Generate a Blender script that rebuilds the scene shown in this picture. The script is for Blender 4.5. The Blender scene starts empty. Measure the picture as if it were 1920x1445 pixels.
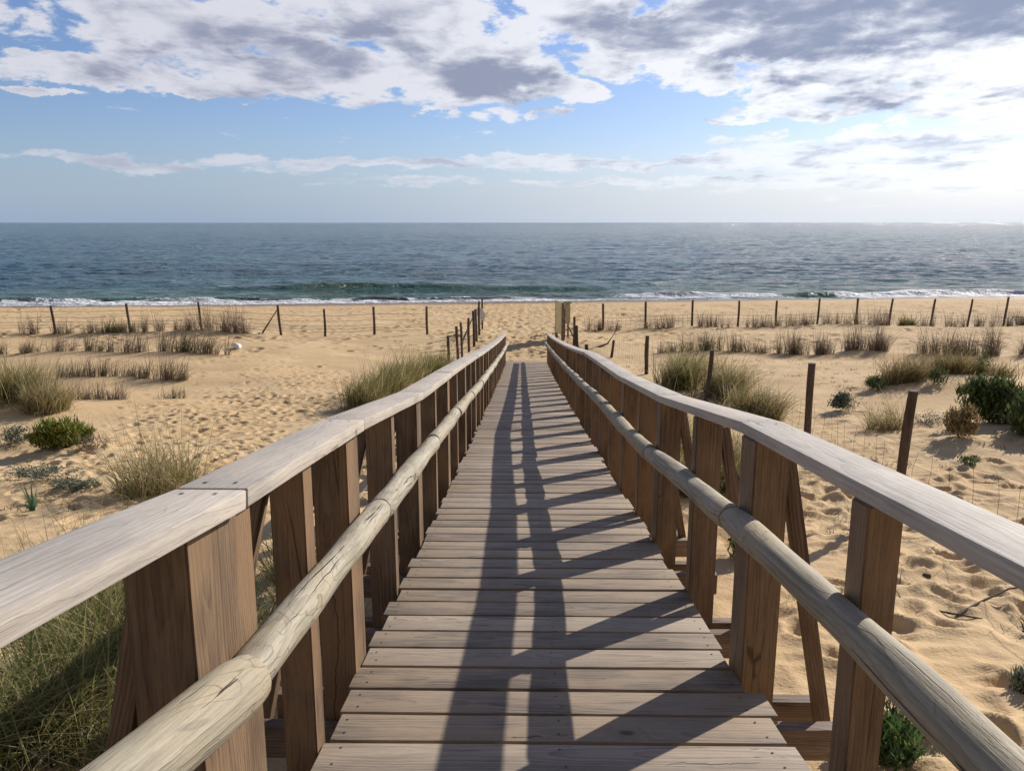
import bpy, bmesh, math, random
import numpy as np
from mathutils import Vector, Matrix
R = math.radians
random.seed(11)
rng = np.random.default_rng(7)
sc = bpy.context.scene
col = sc.collection

# ------------------------------------------------------------------ camera
cam = bpy.data.cameras.new("camera"); camo = bpy.data.objects.new("camera", cam); col.objects.link(camo)
cam.sensor_width = 36; cam.lens = 28.125; cam.clip_start = 0.05; cam.clip_end = 60000
camo.location = (0, 0, 0); camo.rotation_euler = (R(90 - 11.51), 0, R(0.84))
sc.camera = camo
sc.view_settings.view_transform = 'Standard'; sc.view_settings.look = 'None'
sc.view_settings.exposure = 0.27; sc.view_settings.gamma = 1
SUN_AZ, SUN_EL = 45.0, 27.8

# ------------------------------------------------------------------ node helpers
class NT:
    def __init__(s, tree): s.t = tree; s.n = tree.nodes; s.l = tree.links
    def node(s, typ, **kw):
        n = s.n.new(typ)
        for k, v in kw.items(): setattr(n, k, v)
        return n
    def put(s, sock, v):
        if isinstance(v, bpy.types.NodeSocket): s.l.new(v, sock)
        elif v is not None:
            if hasattr(sock, 'default_value'):
                try: sock.default_value = v
                except Exception:
                    sock.default_value = (v, v, v) if len(sock.default_value) == 3 else (v, v, v, 1)
    def math(s, op, a, b=None, c=None, clamp=False):
        n = s.node('ShaderNodeMath', operation=op, use_clamp=clamp)
        s.put(n.inputs[0], a); s.put(n.inputs[1], b)
        if c is not None: s.put(n.inputs[2], c)
        return n.outputs[0]
    def vm(s, op, a, b=None, out=0):
        n = s.node('ShaderNodeVectorMath', operation=op)
        s.put(n.inputs[0], a)
        if b is not None: s.put(n.inputs[1], b)
        return n.outputs[out]
    def comb(s, x, y, z):
        n = s.node('ShaderNodeCombineXYZ')
        for i, v in enumerate((x, y, z)): s.put(n.inputs[i], v)
        return n.outputs[0]
    def sep(s, v):
        n = s.node('ShaderNodeSeparateXYZ'); s.put(n.inputs[0], v); return n.outputs
    def noise(s, vec, scale=5, detail=3, rough=.5, dist=0, out=0):
        n = s.node('ShaderNodeTexNoise'); s.put(n.inputs['Vector'], vec)
        for k, v in (('Scale', scale), ('Detail', detail), ('Roughness', rough), ('Distortion', dist)): s.put(n.inputs[k], v)
        return n.outputs[out]
    def smooth(s, v, a, b, lo=0.0, hi=1.0, kind='SMOOTHSTEP'):
        n = s.node('ShaderNodeMapRange', interpolation_type=kind)
        for i, x in enumerate((v, a, b, lo, hi)): s.put(n.inputs[i], x)
        return n.outputs[0]
    def mix(s, f, a, b, mode='MIX'):
        n = s.node('ShaderNodeMix', data_type='RGBA', blend_type=mode, clamp_factor=True)
        s.put(n.inputs[0], f)
        for i, v in ((6, a), (7, b)):
            if isinstance(v, tuple) and len(v) == 3: v = (*v, 1)
            s.put(n.inputs[i], v)
        return n.outputs[2]
    def ramp(s, v, stops):
        n = s.node('ShaderNodeValToRGB'); s.put(n.inputs[0], v); e = n.color_ramp.elements
        while len(e) > 1: e.remove(e[-1])
        for i, (p, c) in enumerate(stops):
            x = e[0] if i == 0 else e.new(p)
            x.position = p; x.color = (*c, 1) if len(c) == 3 else c
        return n.outputs[0]
    def bump(s, h, strength, dist, normal=None):
        n = s.node('ShaderNodeBump'); s.put(n.inputs['Height'], h)
        n.inputs['Strength'].default_value = strength; n.inputs['Distance'].default_value = dist
        if normal is not None: s.put(n.inputs['Normal'], normal)
        return n.outputs[0]

# ------------------------------------------------------------------ world: sky and clouds
w = bpy.data.worlds.new("World"); sc.world = w; w.use_nodes = True
w.node_tree.nodes.clear()
T = NT(w.node_tree)
sky = T.node('ShaderNodeTexSky', sky_type='NISHITA', sun_disc=False)
sky.sun_elevation = R(SUN_EL); sky.sun_rotation = R(SUN_AZ)
sky.air_density = 1.0; sky.dust_density = 0.6; sky.ozone_density = 2.5
d = T.node('ShaderNodeTexCoord').outputs['Generated']
dx, dy, dz = T.sep(d)
az = T.math('MULTIPLY', T.math('ARCTAN2', dx, dy), 180 / math.pi)
el = T.math('MULTIPLY', T.math('ARCSINE', dz), 180 / math.pi)
zz = T.math('MAXIMUM', T.math('ADD', dz, 0.13), 0.04)
pc = T.comb(T.math('DIVIDE', dx, zz), T.math('DIVIDE', dy, zz), 0.0)          # cloud layer seen in perspective
n1 = T.noise(T.vm('MULTIPLY', pc, (1.0, 0.8, 1)), 3.9, 10, .60, .35)
n2 = T.noise(T.vm('ADD', T.vm('MULTIPLY', pc, (1.0, 0.8, 1)), (0.030, 0.030, 0)), 3.9, 10, .60, .35)   # same field stepped towards the sun
ae = T.comb(az, T.math('MULTIPLY', el, 2.0), 0.0)
n3 = T.noise(T.comb(T.math('MULTIPLY', az, .16), T.math('MULTIPLY', el, .5), 3.1), 1.4, 10, .66, 0.1)
warp = T.vm('MULTIPLY', T.vm('SUBTRACT', T.noise(ae, .22, 6, .6, 0, 1), (.5, .5, .5)), (9.0, 6.5, 0))
aw = T.vm('ADD', T.comb(az, el, 0.0), T.vm('MULTIPLY', warp, (1.0, .5, 0)))
def blob_sum(blobs):
    tot = None
    for (a, e, ra, re, wt) in blobs:
        v = T.vm('MULTIPLY', T.vm('SUBTRACT', aw, (a, e, 0)), (1 / ra, 1 / re, 0))
        f = T.math('MULTIPLY', T.smooth(T.vm('LENGTH', v, out=1), 1.25, 0.35), wt)
        tot = f if tot is None else T.math('MAXIMUM', tot, f)
    return tot
D = blob_sum([(-21, 11.8, 12, 2.7, 1.0), (-27, 8.9, 11, 1.0, .95), (-14, 9.8, 11, 2.1, 1.0), (-9, 13.2, 12, 3.0, 1.02), (-20, 8.7, 14, .8, .9),
              (-2.5, 9.6, 7.5, 2.3, 1.2), (2.5, 8.7, 4.5, 1.1, 1.0), (3.5, 13.4, 6, 2.0, .95), (8.5, 11.5, 7, 2.6, 1.15), (12, 10, 4, 1.7, 1.0),
              (20, 13, 15, 4.0, 1.4), (24, 9.0, 12, 1.9, 1.15), (30, 10, 8, 3, 1.15), (21, 7.3, 10, .95, .95), (28, 6.8, 8, 1.2, .95),
              (23, 4.9, 13, 1.0, 1.0), (20, 3.7, 11, .9, 1.0), (12, 4.0, 11, .6, .98), (1, 4.05, 13, .66, 1.05), (-12, 3.9, 13, .62, 1.0), (-24, 3.6, 12, .55, .88),
              (14, 6.5, 2.6, .33, .8), (-10.5, 8.4, 2, .35, .7), (-5.5, 7.6, 2, .25, .7), (-17, 8.0, 2, .2, .55), (-31, 7.6, 3, .25, .68), (1.5, 7.25, 1.5, .2, .6),
              (22, 2.4, 16, .7, .9), (8, 2.6, 12, .5, .92), (-8, 2.7, 9, .35, .72), (27, 1.2, 13, .6, .5), (-14, 18, 26, 3.2, 1), (10, 18.5, 16, 3.4, .9), (34, 18, 14, 5, 1.1),
              (50, 10, 16, 4, .9), (-48, 10, 14, 3, .8), (-20, 30, 26, 6, .9)])
dark = blob_sum([(13, 12.6, 8.5, 2.5, 1), (18.5, 11.6, 8, 2.3, 1), (27, 12.4, 9, 2.3, 1), (32, 12.5, 9, 3.0, 1.15), (24, 11, 10, 1.6, 1), (24, 8.8, 7, .8, .6), (30, 7.2, 4, .6, .4), (-2.0, 9.6, 4.2, 1.3, .95), (2.5, 9.6, 2.6, .7, .5), (20, 8.9, 4.5, .6, .7),
                 (-15, 11.5, 8, 1.5, .62), (-9, 10.6, 5, 1.2, .6), (-24, 10.6, 6, 1.0, .4), (25.5, 8.9, 3.5, .5, .7), (20, 4.0, 3, .55, .8), (12.5, 4.0, 3, .28, .5), (28, 3.9, 3.5, .4, .55),
                 (15, 2.6, 6, .3, .45), (-9, 4.0, 6, .3, .55), (3, 3.8, 3, .25, .5), (25, 5.2, 6, .3, .5), (20, 19, 16, 3, .7), (-15, 19, 12, 2, .5)])
nL = T.noise(T.vm('MULTIPLY', pc, (1.0, 0.8, 1)), 2.6, 5, .52, .2)
nM = T.noise(T.vm('ADD', T.vm('MULTIPLY', pc, (1.0, 0.8, 1)), (0.07, 0.065, 0)), 1.9, 4, .5, .1)
val = T.math('ADD', D, T.math('MULTIPLY', T.math('SUBTRACT', n1, .5), 2.3))
val = T.math('ADD', val, T.math('MULTIPLY', T.math('SUBTRACT', n3, .5), 1.35))
low = T.smooth(el, 6.5, 4.5)
alpha = T.math('MULTIPLY', T.smooth(val, .34, T.math('ADD', .68, T.math('MULTIPLY', low, .30))), T.math('SUBTRACT', 1.0, T.math('MULTIPLY', low, .22)))
relief = T.math('ADD', T.math('MULTIPLY', T.math('SUBTRACT', nL, nM), 3.0), T.math('MULTIPLY', T.math('SUBTRACT', n1, n2), 1.6))                       # side of each billow away from the sun is greyer
thick = T.smooth(val, .62, 1.35)
shade = T.math('ADD', T.math('MULTIPLY', thick, .42), T.math('MULTIPLY', T.math('MULTIPLY', dark, T.smooth(val, .40, .95)), .72))
shade = T.math('ADD', T.math('ADD', shade, T.math('MULTIPLY', T.math('SUBTRACT', nL, .5), 1.0)), T.math('MULTIPLY', T.math('SUBTRACT', n3, .5), .45))
shade = T.smooth(T.math('ADD', shade, relief), -.15, 1.35)
shade = T.math('MULTIPLY', shade, T.math('SUBTRACT', 1.0, T.math('MULTIPLY', low, .38)))
glow = T.smooth(az, -25, 32)
bright = T.mix(glow, (6.3, 6.45, 7.2), (9.6, 9.9, 10.5))
grey = T.mix(glow, (2.8, 3.05, 4.2), (2.9, 3.4, 4.8))
ccol = T.mix(shade, bright, grey)
skyc = T.mix(1.0, sky.outputs[0], (0.82, 0.87, 1.10), 'MULTIPLY')
# pale veil that thickens towards the horizon under the sun
veil = T.math('MULTIPLY', T.smooth(el, 6.0, -0.5), T.math('ADD', T.math('MULTIPLY', glow, .25), .74))
skyc = T.mix(veil, skyc, T.mix(glow, (3.0, 4.2, 6.1), (7.4, 7.9, 8.7)))
alpha = T.math('MULTIPLY', alpha, T.smooth(el, 0.4, 3.6, .25, 1.0))
skyc = T.mix(T.smooth(dy, .15, -.35, 0, .75), skyc, (2.3, 2.35, 2.6))      # unseen grey veil added behind the camera so ambient light in shadows is less blue
fin = T.mix(alpha, skyc, ccol)
bg = T.node('ShaderNodeBackground'); T.put(bg.inputs[0], fin); bg.inputs[1].default_value = 0.09
out = T.node('ShaderNodeOutputWorld'); T.l.new(bg.outputs[0], out.inputs[0])

sun = bpy.data.lights.new("sun", 'SUN'); sun.energy = 4.8; sun.angle = R(0.5); sun.color = (1, .94, .85)
suno = bpy.data.objects.new("sun", sun); col.objects.link(suno)
sv = Vector((math.sin(R(SUN_AZ)) * math.cos(R(SUN_EL)), math.cos(R(SUN_AZ)) * math.cos(R(SUN_EL)), math.sin(R(SUN_EL))))
suno.rotation_euler = sv.to_track_quat('Z', 'Y').to_euler(); suno.location = sv * 30

# ------------------------------------------------------------------ object helpers
def tag(o, label=None, cat=None, group=None, kind=None):
    if label: o['label'] = label
    if cat: o['category'] = cat
    if group: o['group'] = group
    if kind or cat: o['kind'] = kind or 'thing'
    return o
def empty(name, loc=(0, 0, 0)):
    o = bpy.data.objects.new(name, None); o.location = loc; o.empty_display_size = .2; col.objects.link(o); return o
def mesh_obj(name, V, F, mat, parent=None, loc=(0, 0, 0), rot=None, smooth=False, tint=None):
    me = bpy.data.meshes.new(name)
    if isinstance(V, np.ndarray) and isinstance(F, np.ndarray):
        k = F.shape[1]
        me.vertices.add(len(V)); me.vertices.foreach_set('co', V.astype(np.float32).ravel())
        me.loops.add(F.size); me.loops.foreach_set('vertex_index', F.astype(np.int32).ravel())
        me.polygons.add(len(F)); me.polygons.foreach_set('loop_start', np.arange(0, F.size, k, dtype=np.int32))
        me.update(calc_edges=True)
    else:
        me.from_pydata([tuple(v) for v in V], [], [tuple(f) for f in F])
    if tint is not None:
        a = me.color_attributes.new('tint', 'FLOAT_COLOR', 'POINT')
        c = np.ones((len(V), 4), np.float32); c[:, :tint.shape[1]] = tint; a.data.foreach_set('color', c.ravel())
    for m in (mat if isinstance(mat, (list, tuple)) else [mat]): me.materials.append(m)
    if smooth: me.polygons.foreach_set('use_smooth', [True] * len(me.polygons))
    o = bpy.data.objects.new(name, me); o.location = loc
    if rot: o.rotation_euler = rot
    col.objects.link(o)
    if parent: o.parent = parent
    return o

# value noise on a hashed lattice
def _h(ix, iy, s):
    n = (ix.astype(np.int64) * 374761393 + iy.astype(np.int64) * 668265263 + s * 1442695041) & 0x7fffffff
    n = ((n ^ (n >> 13)) * 1274126177) & 0x7fffffff
    return ((n ^ (n >> 16)) & 0xffff) / 65535.0
def vn(x, y, s=0):
    ix = np.floor(x); iy = np.floor(y); fx = x - ix; fy = y - iy
    fx = fx * fx * fx * (fx * (fx * 6 - 15) + 10); fy = fy * fy * fy * (fy * (fy * 6 - 15) + 10)
    a, b, c, e = _h(ix, iy, s), _h(ix + 1, iy, s), _h(ix, iy + 1, s), _h(ix + 1, iy + 1, s)
    return (a * (1 - fx) + b * fx) * (1 - fy) + (c * (1 - fx) + e * fx) * fy - .5
def sstep(x, a, b):
    t = np.clip((x - a) / (b - a), 0, 1); return t * t * (3 - 2 * t)

# ------------------------------------------------------------------ terrain function
def deckz(Y): return -(1.29 + .145 * Y - .0006 * Y * Y)
YL = [-60, -5, 0, 3, 5, 8, 12, 16, 20, 25, 30, 37, 45, 66, 80, 200]; ZL = [-1.2, -1.6, -2.0, -2.4, -2.75, -3.2, -3.7, -4.1, -4.4, -4.72, -4.95, -5.12, -5.45, -6.4, -7.1, -12]
YR = [-60, -5, 0, 3, 5, 8, 10, 16, 24, 30, 40, 48, 66, 80, 200]; ZR = [-1.2, -1.6, -2.1, -2.4, -2.62, -2.92, -3.08, -3.7, -4.35, -4.82, -5.2, -5.5, -6.4, -7.1, -12]
HUM = [  # hummocks under plants: x, y, rx, ry, height
    (-11.2, 17.6, 1.8, 1.2, .22), (-4.4, 9.3, .9, .7, .10), (-7.6, 12.8, .9, .6, .16), (-8.8, 13.4, .8, .6, .14), (-6.1, 9.8, 1.1, .6, .12), (-3.6, 21, 1.3, 3, .12),
    (3.9, 17.4, 1.6, 2, .16), (10, 18.6, 3.0, 1.4, .28), (7.9, 12.4, 1.5, 1.1, .24), (6.5, 11.6, .6, .5, .10), (6.28, 15.2, .7, .6, .12), (6.3, 13.6, .7, .6, .08),
    (12.2, 28.5, 1.5, 1.0, .15), (8, 28.3, 3.2, .9, .10), (15.5, 28.5, 3, .9, .14), (-15.5, 29, 5, .9, .16), (-12, 23, 2.5, .7, .14), (-10.4, 19, 1.2, .6, .10),
    (-18, 36.6, 7, .8, .16), (14, 39.6, 14, .9, .15), (10, 24.5, 6, .5, .10), (9.5, 21.0, 5, .5, .10), (-2.6, 4.2, 1.4, 1.8, .10)]
def ground(X, Y):
    X = np.asarray(X, float); Y = np.asarray(Y, float)
    l = np.interp(Y, YL, ZL); r = np.interp(Y, YR, ZR)
    k = sstep(X, -3, 3); g = l * (1 - k) + r * k
    amp = sstep(Y, 64, 50) * .9 + .1
    g = g + amp * (.22 * vn(X / 5.2, Y / 3.6, 1) + .12 * vn(X / 2.1 + 9, Y / 1.6, 2)) * sstep(np.abs(X), 0, 4)
    for (hx, hy, rx, ry, hh) in HUM:
        g = g + hh * np.exp(-((X - hx) / rx) ** 2 - ((Y - hy) / ry) ** 2)
    # shore swings out a little on the right
    g = g + sstep(Y, 50, 66) * (.0065 * np.clip(X, -40, 60) + .06 * vn(X / 9, Y / 9, 5))
    c = sstep(np.maximum(-1.3 - X, X - 1.5), 0, 1.5)
    lim = np.where(Y < 29.2, deckz(np.clip(Y, -5, 29.2)) - np.interp(Y, [0, 18, 28, 29.2], [.6, .45, .10, .0]), g)
    lim = np.where((Y >= 29.2) & (Y < 35), np.minimum(g, deckz(29.2) + .012 + .0 * Y) * (1 - sstep(Y, 30, 35)) + g * sstep(Y, 30, 35), lim)
    return np.where(c < 1, np.minimum(g, lim * (1 - c) + g * c), g)
def gz(x, y): return float(ground(np.array([x]), np.array([y]))[0])

def cells(X, Y, s, seed, prob, fn):
    """sum fn(dx, dy, hash) of one jittered mark per lattice cell"""
    acc = np.zeros_like(X); ix = np.floor(X / s); iy = np.floor(Y / s)
    for i in (-1, 0, 1):
        for j in (-1, 0, 1):
            cx, cy = ix + i, iy + j
            px = (cx + .15 + .7 * _h(cx, cy, seed)) * s; py = (cy + .15 + .7 * _h(cx, cy, seed + 1)) * s
            on = _h(cx, cy, seed + 2) < prob
            th = _h(cx, cy, seed + 3) * math.pi
            dx, dy = X - px, Y - py
            u = dx * np.cos(th) + dy * np.sin(th); v = -dx * np.sin(th) + dy * np.cos(th)
            acc += np.where(on, fn(u, v, .6 + .8 * _h(cx, cy, seed + 4)), 0)
    return acc
def prints(dep, L, W):
    def f(u, v, k):
        r = (u / L) ** 2 + (v / W) ** 2
        return dep * k * (-np.exp(-r * 1.6) + .42 * np.exp(-(np.sqrt(r) - 1.35) ** 2 * 5))
    return f

# ------------------------------------------------------------------ sand sheet
def grid_sheet(name, ys, ncol, halfw, wing, zf, mat, extra=None):
    u = np.linspace(-1, 1, ncol)
    rows = []
    for y in ys:
        hw = halfw(y); x = u * hw
        xs = np.concatenate(([-wing, -wing * .3 - hw * .7], x, [wing * .3 + hw * .7, wing]))
        rows.append(xs)
    X = np.array(rows); Y = np.repeat(np.array(ys)[:, None], X.shape[1], 1)
    Z, tint = zf(X, Y)
    V = np.stack([X, Y, Z], -1).reshape(-1, 3)
    nr, nc = X.shape
    i = np.arange(nr - 1)[:, None] * nc + np.arange(nc - 1)[None]
    F = np.stack([i, i + 1, i + nc + 1, i + nc], -1).reshape(-1, 4)
    return mesh_obj(name, V, F, mat, smooth=True, tint=None if tint is None else tint.reshape(-1, tint.shape[-1]))

def sand_z(X, Y):
    Z = ground(X, Y)
    under = 1 - sstep(np.maximum(-1.2 - X, X - 1.4), 0, .5)
    under = under * (Y < 29)
    a = np.clip(1 - under * .7, 0, 1)
    near = sstep(Y, 22, 4)
    lump = np.abs(vn(X / .42, Y / .34, 11)) + .5 * np.abs(vn(X / .2, Y / .17, 12))
    calm = .35 + .65 * sstep(vn(X / 1.9, Y / 1.5, 15) + .15 * sstep(Y, 6, 3), -.12, .14)
    Z = Z + a * calm * (.105 * near + .02) * (.3 - lump) * (.45 + .55 * sstep(X, -.5, 1.2)) * sstep(Y, 66, 60)
    Z = Z + a * .05 * vn(X / .9, Y / .75, 13) * sstep(Y, 66, 56)
    # footprints: dense where people walk off the boardwalk, on the open left sand, lighter on the beach
    path = np.exp(-((X - .3) / (1.6 + .16 * np.clip(Y - 29, 0, 40))) ** 2) * sstep(Y, 28, 31)
    left = sstep(X, -9.5, -7) * sstep(X, .5, -1.5) * sstep(Y, 27, 22) * sstep(Y, 7, 10)
    right = sstep(X, 1, 2.5) * sstep(Y, 13, 8) * .8
    open_ = sstep(Y, 38, 44) * sstep(Y, 65, 60) * .55
    pr = np.clip((.10 + .75 * left + .6 * right + open_) * (.55 + .8 * calm) - .12 * (1 - calm) + .8 * path, 0, .92)
    Z = Z + a * cells(X, Y, .42, 31, pr, prints(.050, .15, .075))
    Z = Z + a * cells(X + 7.7, Y + 4.1, .30, 91, np.clip(.8 * path + .7 * left + .25 * right + .2 * open_, 0, .8), prints(.042, .11, .055))
    Z = Z + a * cells(X + 3.3, Y + 1.7, .56, 51, pr * .8, prints(.05, .17, .09))
    Z = Z + sstep(Y, 28, 33) * sstep(Y, 66, 61) * cells(X, Y, .9, 71, np.clip(.3 + path * .7, 0, 1), prints(.085, .28, .18))
    Z = Z + sstep(Y, 29, 32) * sstep(Y, 64, 58) * cells(X + 5, Y + 2, .55, 73, np.clip(.15 + path * .85, 0, .95), prints(.085, .19, .13))
    wet = sstep(Z, -6.15, -6.36)
    return Z, np.stack([wet, wet, wet], -1)

sand = bpy.data.materials.new("sand"); sand.use_nodes = True; S = NT(sand.node_tree); P = S.n['Principled BSDF']
geo = S.node('ShaderNodeNewGeometry').outputs['Position']
g1 = S.noise(geo, .35, 4, .55); g2 = S.noise(geo, 60, 3, .7); g3 = S.noise(geo, 6, 5, .65)
c = S.mix(S.smooth(g1, .3, .7), (.52, .345, .165), (.59, .415, .218))
c = S.mix(S.smooth(g3, .35, .75, 0, .35), c, (.42, .29, .165))
c = S.mix(S.smooth(g2, .3, .75, 0, .30), c, (.66, .52, .36))
sp = S.noise(geo, 22, 5, .75)
msk = S.smooth(S.noise(geo, .8, 3, .6), .5, .72)
c = S.mix(S.math('MULTIPLY', S.smooth(sp, .66, .72), msk), c, (.13, .095, .06))          # scattered dark plant litter
wetn = S.node('ShaderNodeVertexColor', layer_name='tint').outputs[0]
wets = S.sep(wetn)[0]
c = S.mix(wets, c, (.20, .135, .08))
S.put(P.inputs['Base Color'], c); S.put(P.inputs['Roughness'], S.math('SUBTRACT', .95, S.math('MULTIPLY', wets, .6)))
P.inputs['Specular IOR Level'].default_value = .2
hb = S.math('ADD', S.math('MULTIPLY', S.noise(geo, 9, 5, .65), 1.0), S.math('MULTIPLY', S.noise(geo, 45, 3, .6), .25))
S.put(P.inputs['Normal'], S.bump(hb, .55, .035))
ys = np.concatenate([[-60, -45, -30, -20, -12, -7, -4, -2.5], np.arange(-1.5, 1.2, .12), np.arange(1.2, 10, .028), np.arange(10, 20, .045), np.arange(20, 36, .075), np.arange(36, 72, .13), [74, 78, 84, 95, 120, 160]])
go = grid_sheet("sand_ground", ys, 720, lambda y: .76 * max(y, 0) + 5.5, 900, sand_z, sand)
tag(go, 'pale golden dune and beach sand covered in footprints', 'sand', kind='structure')

# ------------------------------------------------------------------ sea
def sea_z(X, Y):
    sh = 66.5 + .085 * np.clip(X, -60, 80) * .6 + 1.6 * vn(X / 13, Y * 0 + .5, 91) + .7 * vn(X / 3.5, Y * 0 + 3.5, 92)   # waterline
    off = Y - sh
    big = sstep(off, 3, 40)
    fade = sstep(Y, 900, 250)
    Z = -6.40 + (.05 + .07 * big) * (2.2 * vn(X / 4.2, Y / 2.4, 81) + 1.6 * vn(X / 1.5 + Y * .05, Y / 1.0, 82)) * fade
    Z = Z + .22 * big * vn(X / 22, Y / 8, 83) * fade
    # one green swell about to break, a lower one behind, and the shore breaker
    m1 = sstep(X, -36, -26) * sstep(X, 12, 2) * (.6 + .8 * (vn(X / 9, X * 0, 84) + .3))
    c1 = 79.5 + 1.2 * vn(X / 14, X * 0 + 7, 85)
    m1b = np.exp(-((X - 2) / 5) ** 2) * .0
    t1 = Y - c1; Z = Z + .50 * m1 * np.exp(-np.where(t1 < 0, t1 / .75, t1 / 2.2) ** 2)
    c2 = sh + 4.6 + .5 * vn(X / 5, X * 0 + 2, 86)
    m2 = sstep(X, -6, 10) * (.55 + .9 * (vn(X / 4.5, X * 0 + 9, 87) + .25)); t2 = Y - c2
    Z = Z + .42 * m2 * np.exp(-np.where(t2 < 0, t2 / .55, t2 / 1.7) ** 2)
    m3 = sstep(X, 8, -10); c3 = sh + 2.2 + .8 * vn(X / 3, X * 0 + 2, 88); t3 = Y - c3
    Z = Z + .20 * m3 * np.exp(-np.where(t3 < 0, t3 / .4, t3 / 1.2) ** 2)
    f = sstep(off, 3.0, .6) * (.80 + .7 * vn(X / 2.6, Y / .6, 93))                # swash sheet
    f = np.maximum(f, sstep(off, -.2, .3) * sstep(off, 1.0, .4) * .95)
    tw = t2 + .8 * vn(X / 1.1, Y / 1.1, 94)
    f = np.maximum(f, sstep(X, 2, 14) * sstep(tw, -3.4, -1.8) * sstep(tw, 1.0, .1) * np.clip(.78 + .9 * vn(X / 3.4, Y / 1.2, 95) - .9 * np.exp(-((X - 26.5) / 2.0) ** 2), 0, 1))
    f = np.maximum(f, m3 * sstep(t3, -1.6, -.5) * sstep(t3, .7, 0) * (.42 + 1.3 * vn(X / 1.7, Y / .7, 96)))
    f = np.maximum(f, sstep(X, 16, 32) * sstep(off, 9, 6) * (.62 + 1.2 * vn(X / 5, Y / 1.0, 97)))
    caps = sstep(X, -32, -30) * sstep(X, -27, -28.4) + sstep(X, -12, -10) * sstep(X, -5, -8)
    f = np.maximum(f, .9 * caps * np.exp(-((t1 - .2) / .3) ** 2) * (.6 + .9 * vn(X / .8, Y / .5, 98)))
    swell = m1 * np.exp(-((t1 + .5) / 1.0) ** 2)
    green = np.clip(sstep(off, 26, 2) * .85 + .35 * vn(X / 30, Y / 9, 99) * sstep(off, 80, 10), 0, 1)
    weed = (1 - sstep(X, -4, 16)) * sstep(vn(X / 1.8, Y / .55, 100), .02, .2) * sstep(off, .6, 1.6) * sstep(off, 5, 3.2)
    f = f * (1 - weed)
    Z = np.where(off < 0, -6.48 - .02 * np.clip(-off, 0, 10), Z)
    Z = np.where(off < 1.5, -6.48 + (Z + 6.48) * sstep(off, -.3, 1.5), Z)
    return Z, np.stack([np.clip(f, 0, 1), np.clip(np.maximum(green, swell * 1.0), 0, 1), weed], -1)
sea = bpy.data.materials.new("sea_water"); sea.use_nodes = True; S = NT(sea.node_tree); P = S.n['Principled BSDF']
geo = S.node('ShaderNodeNewGeometry').outputs['Position']
vc = S.sep(S.node('ShaderNodeVertexColor', layer_name='tint').outputs[0])
patch = S.noise(S.vm('MULTIPLY', geo, (.012, .03, 1)), 1.0, 4, .6)
c = S.mix(S.smooth(patch, .35, .7), (.012, .088, .140), (.022, .130, .168))
chop_shade = S.noise(S.vm('MULTIPLY', geo, (.30, .42, 1)), 1.0, 6, .7, .3)
c = S.mix(S.smooth(chop_shade, .36, .60), (.010, .056, .092), c)  # dark sides of the wavelets painted into the water colour
c = S.mix(vc[1], c, (.065, .155, .100))
c = S.mix(vc[2], c, (.10, .065, .045))
fn = S.math('ADD', S.noise(S.vm('MULTIPLY', geo, (1, 2.2, 1)), 2.3, 7, .72), -.5)
foam = S.smooth(S.math('ADD', vc[0], S.math('MULTIPLY', fn, 1.3)), .42, .62)
c = S.mix(foam, c, (.82, .83, .84))
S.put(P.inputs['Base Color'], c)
P.inputs['IOR'].default_value = 1.33; P.inputs['Specular IOR Level'].default_value = .26
yy = S.sep(geo)[1]
h1 = S.noise(S.vm('MULTIPLY', geo, (.75, 1.0, 1)), 1.25, 4, .64, .4)
h2 = S.noise(S.vm('MULTIPLY', geo, (.55, 1.0, 1)), .16, 5, .64, .3)
h3 = S.noise(geo, 2.6, 4, .6, .2)
hh = S.math('ADD', S.math('ADD', S.math('MULTIPLY', h1, .9), S.math('MULTIPLY', h2, 2.8)), S.math('MULTIPLY', h3, .22))
S.put(P.inputs['Roughness'], S.math('ADD', S.math('MULTIPLY', foam, .5), .11))
S.put(P.inputs['Normal'], S.bump(hh, 1.0, 2.0))
ysea = np.concatenate([np.arange(61, 84, .11), np.arange(84, 130, .28), 130 * 1.0085 ** np.arange(0, 240), [1100, 1300, 1600, 2200, 3500, 6000, 12000, 30000]])
ysea = np.unique(ysea)
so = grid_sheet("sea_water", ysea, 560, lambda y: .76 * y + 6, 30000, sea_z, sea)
tag(so, 'blue green sea with foam breaking along the shore', 'sea', kind='structure')

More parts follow.
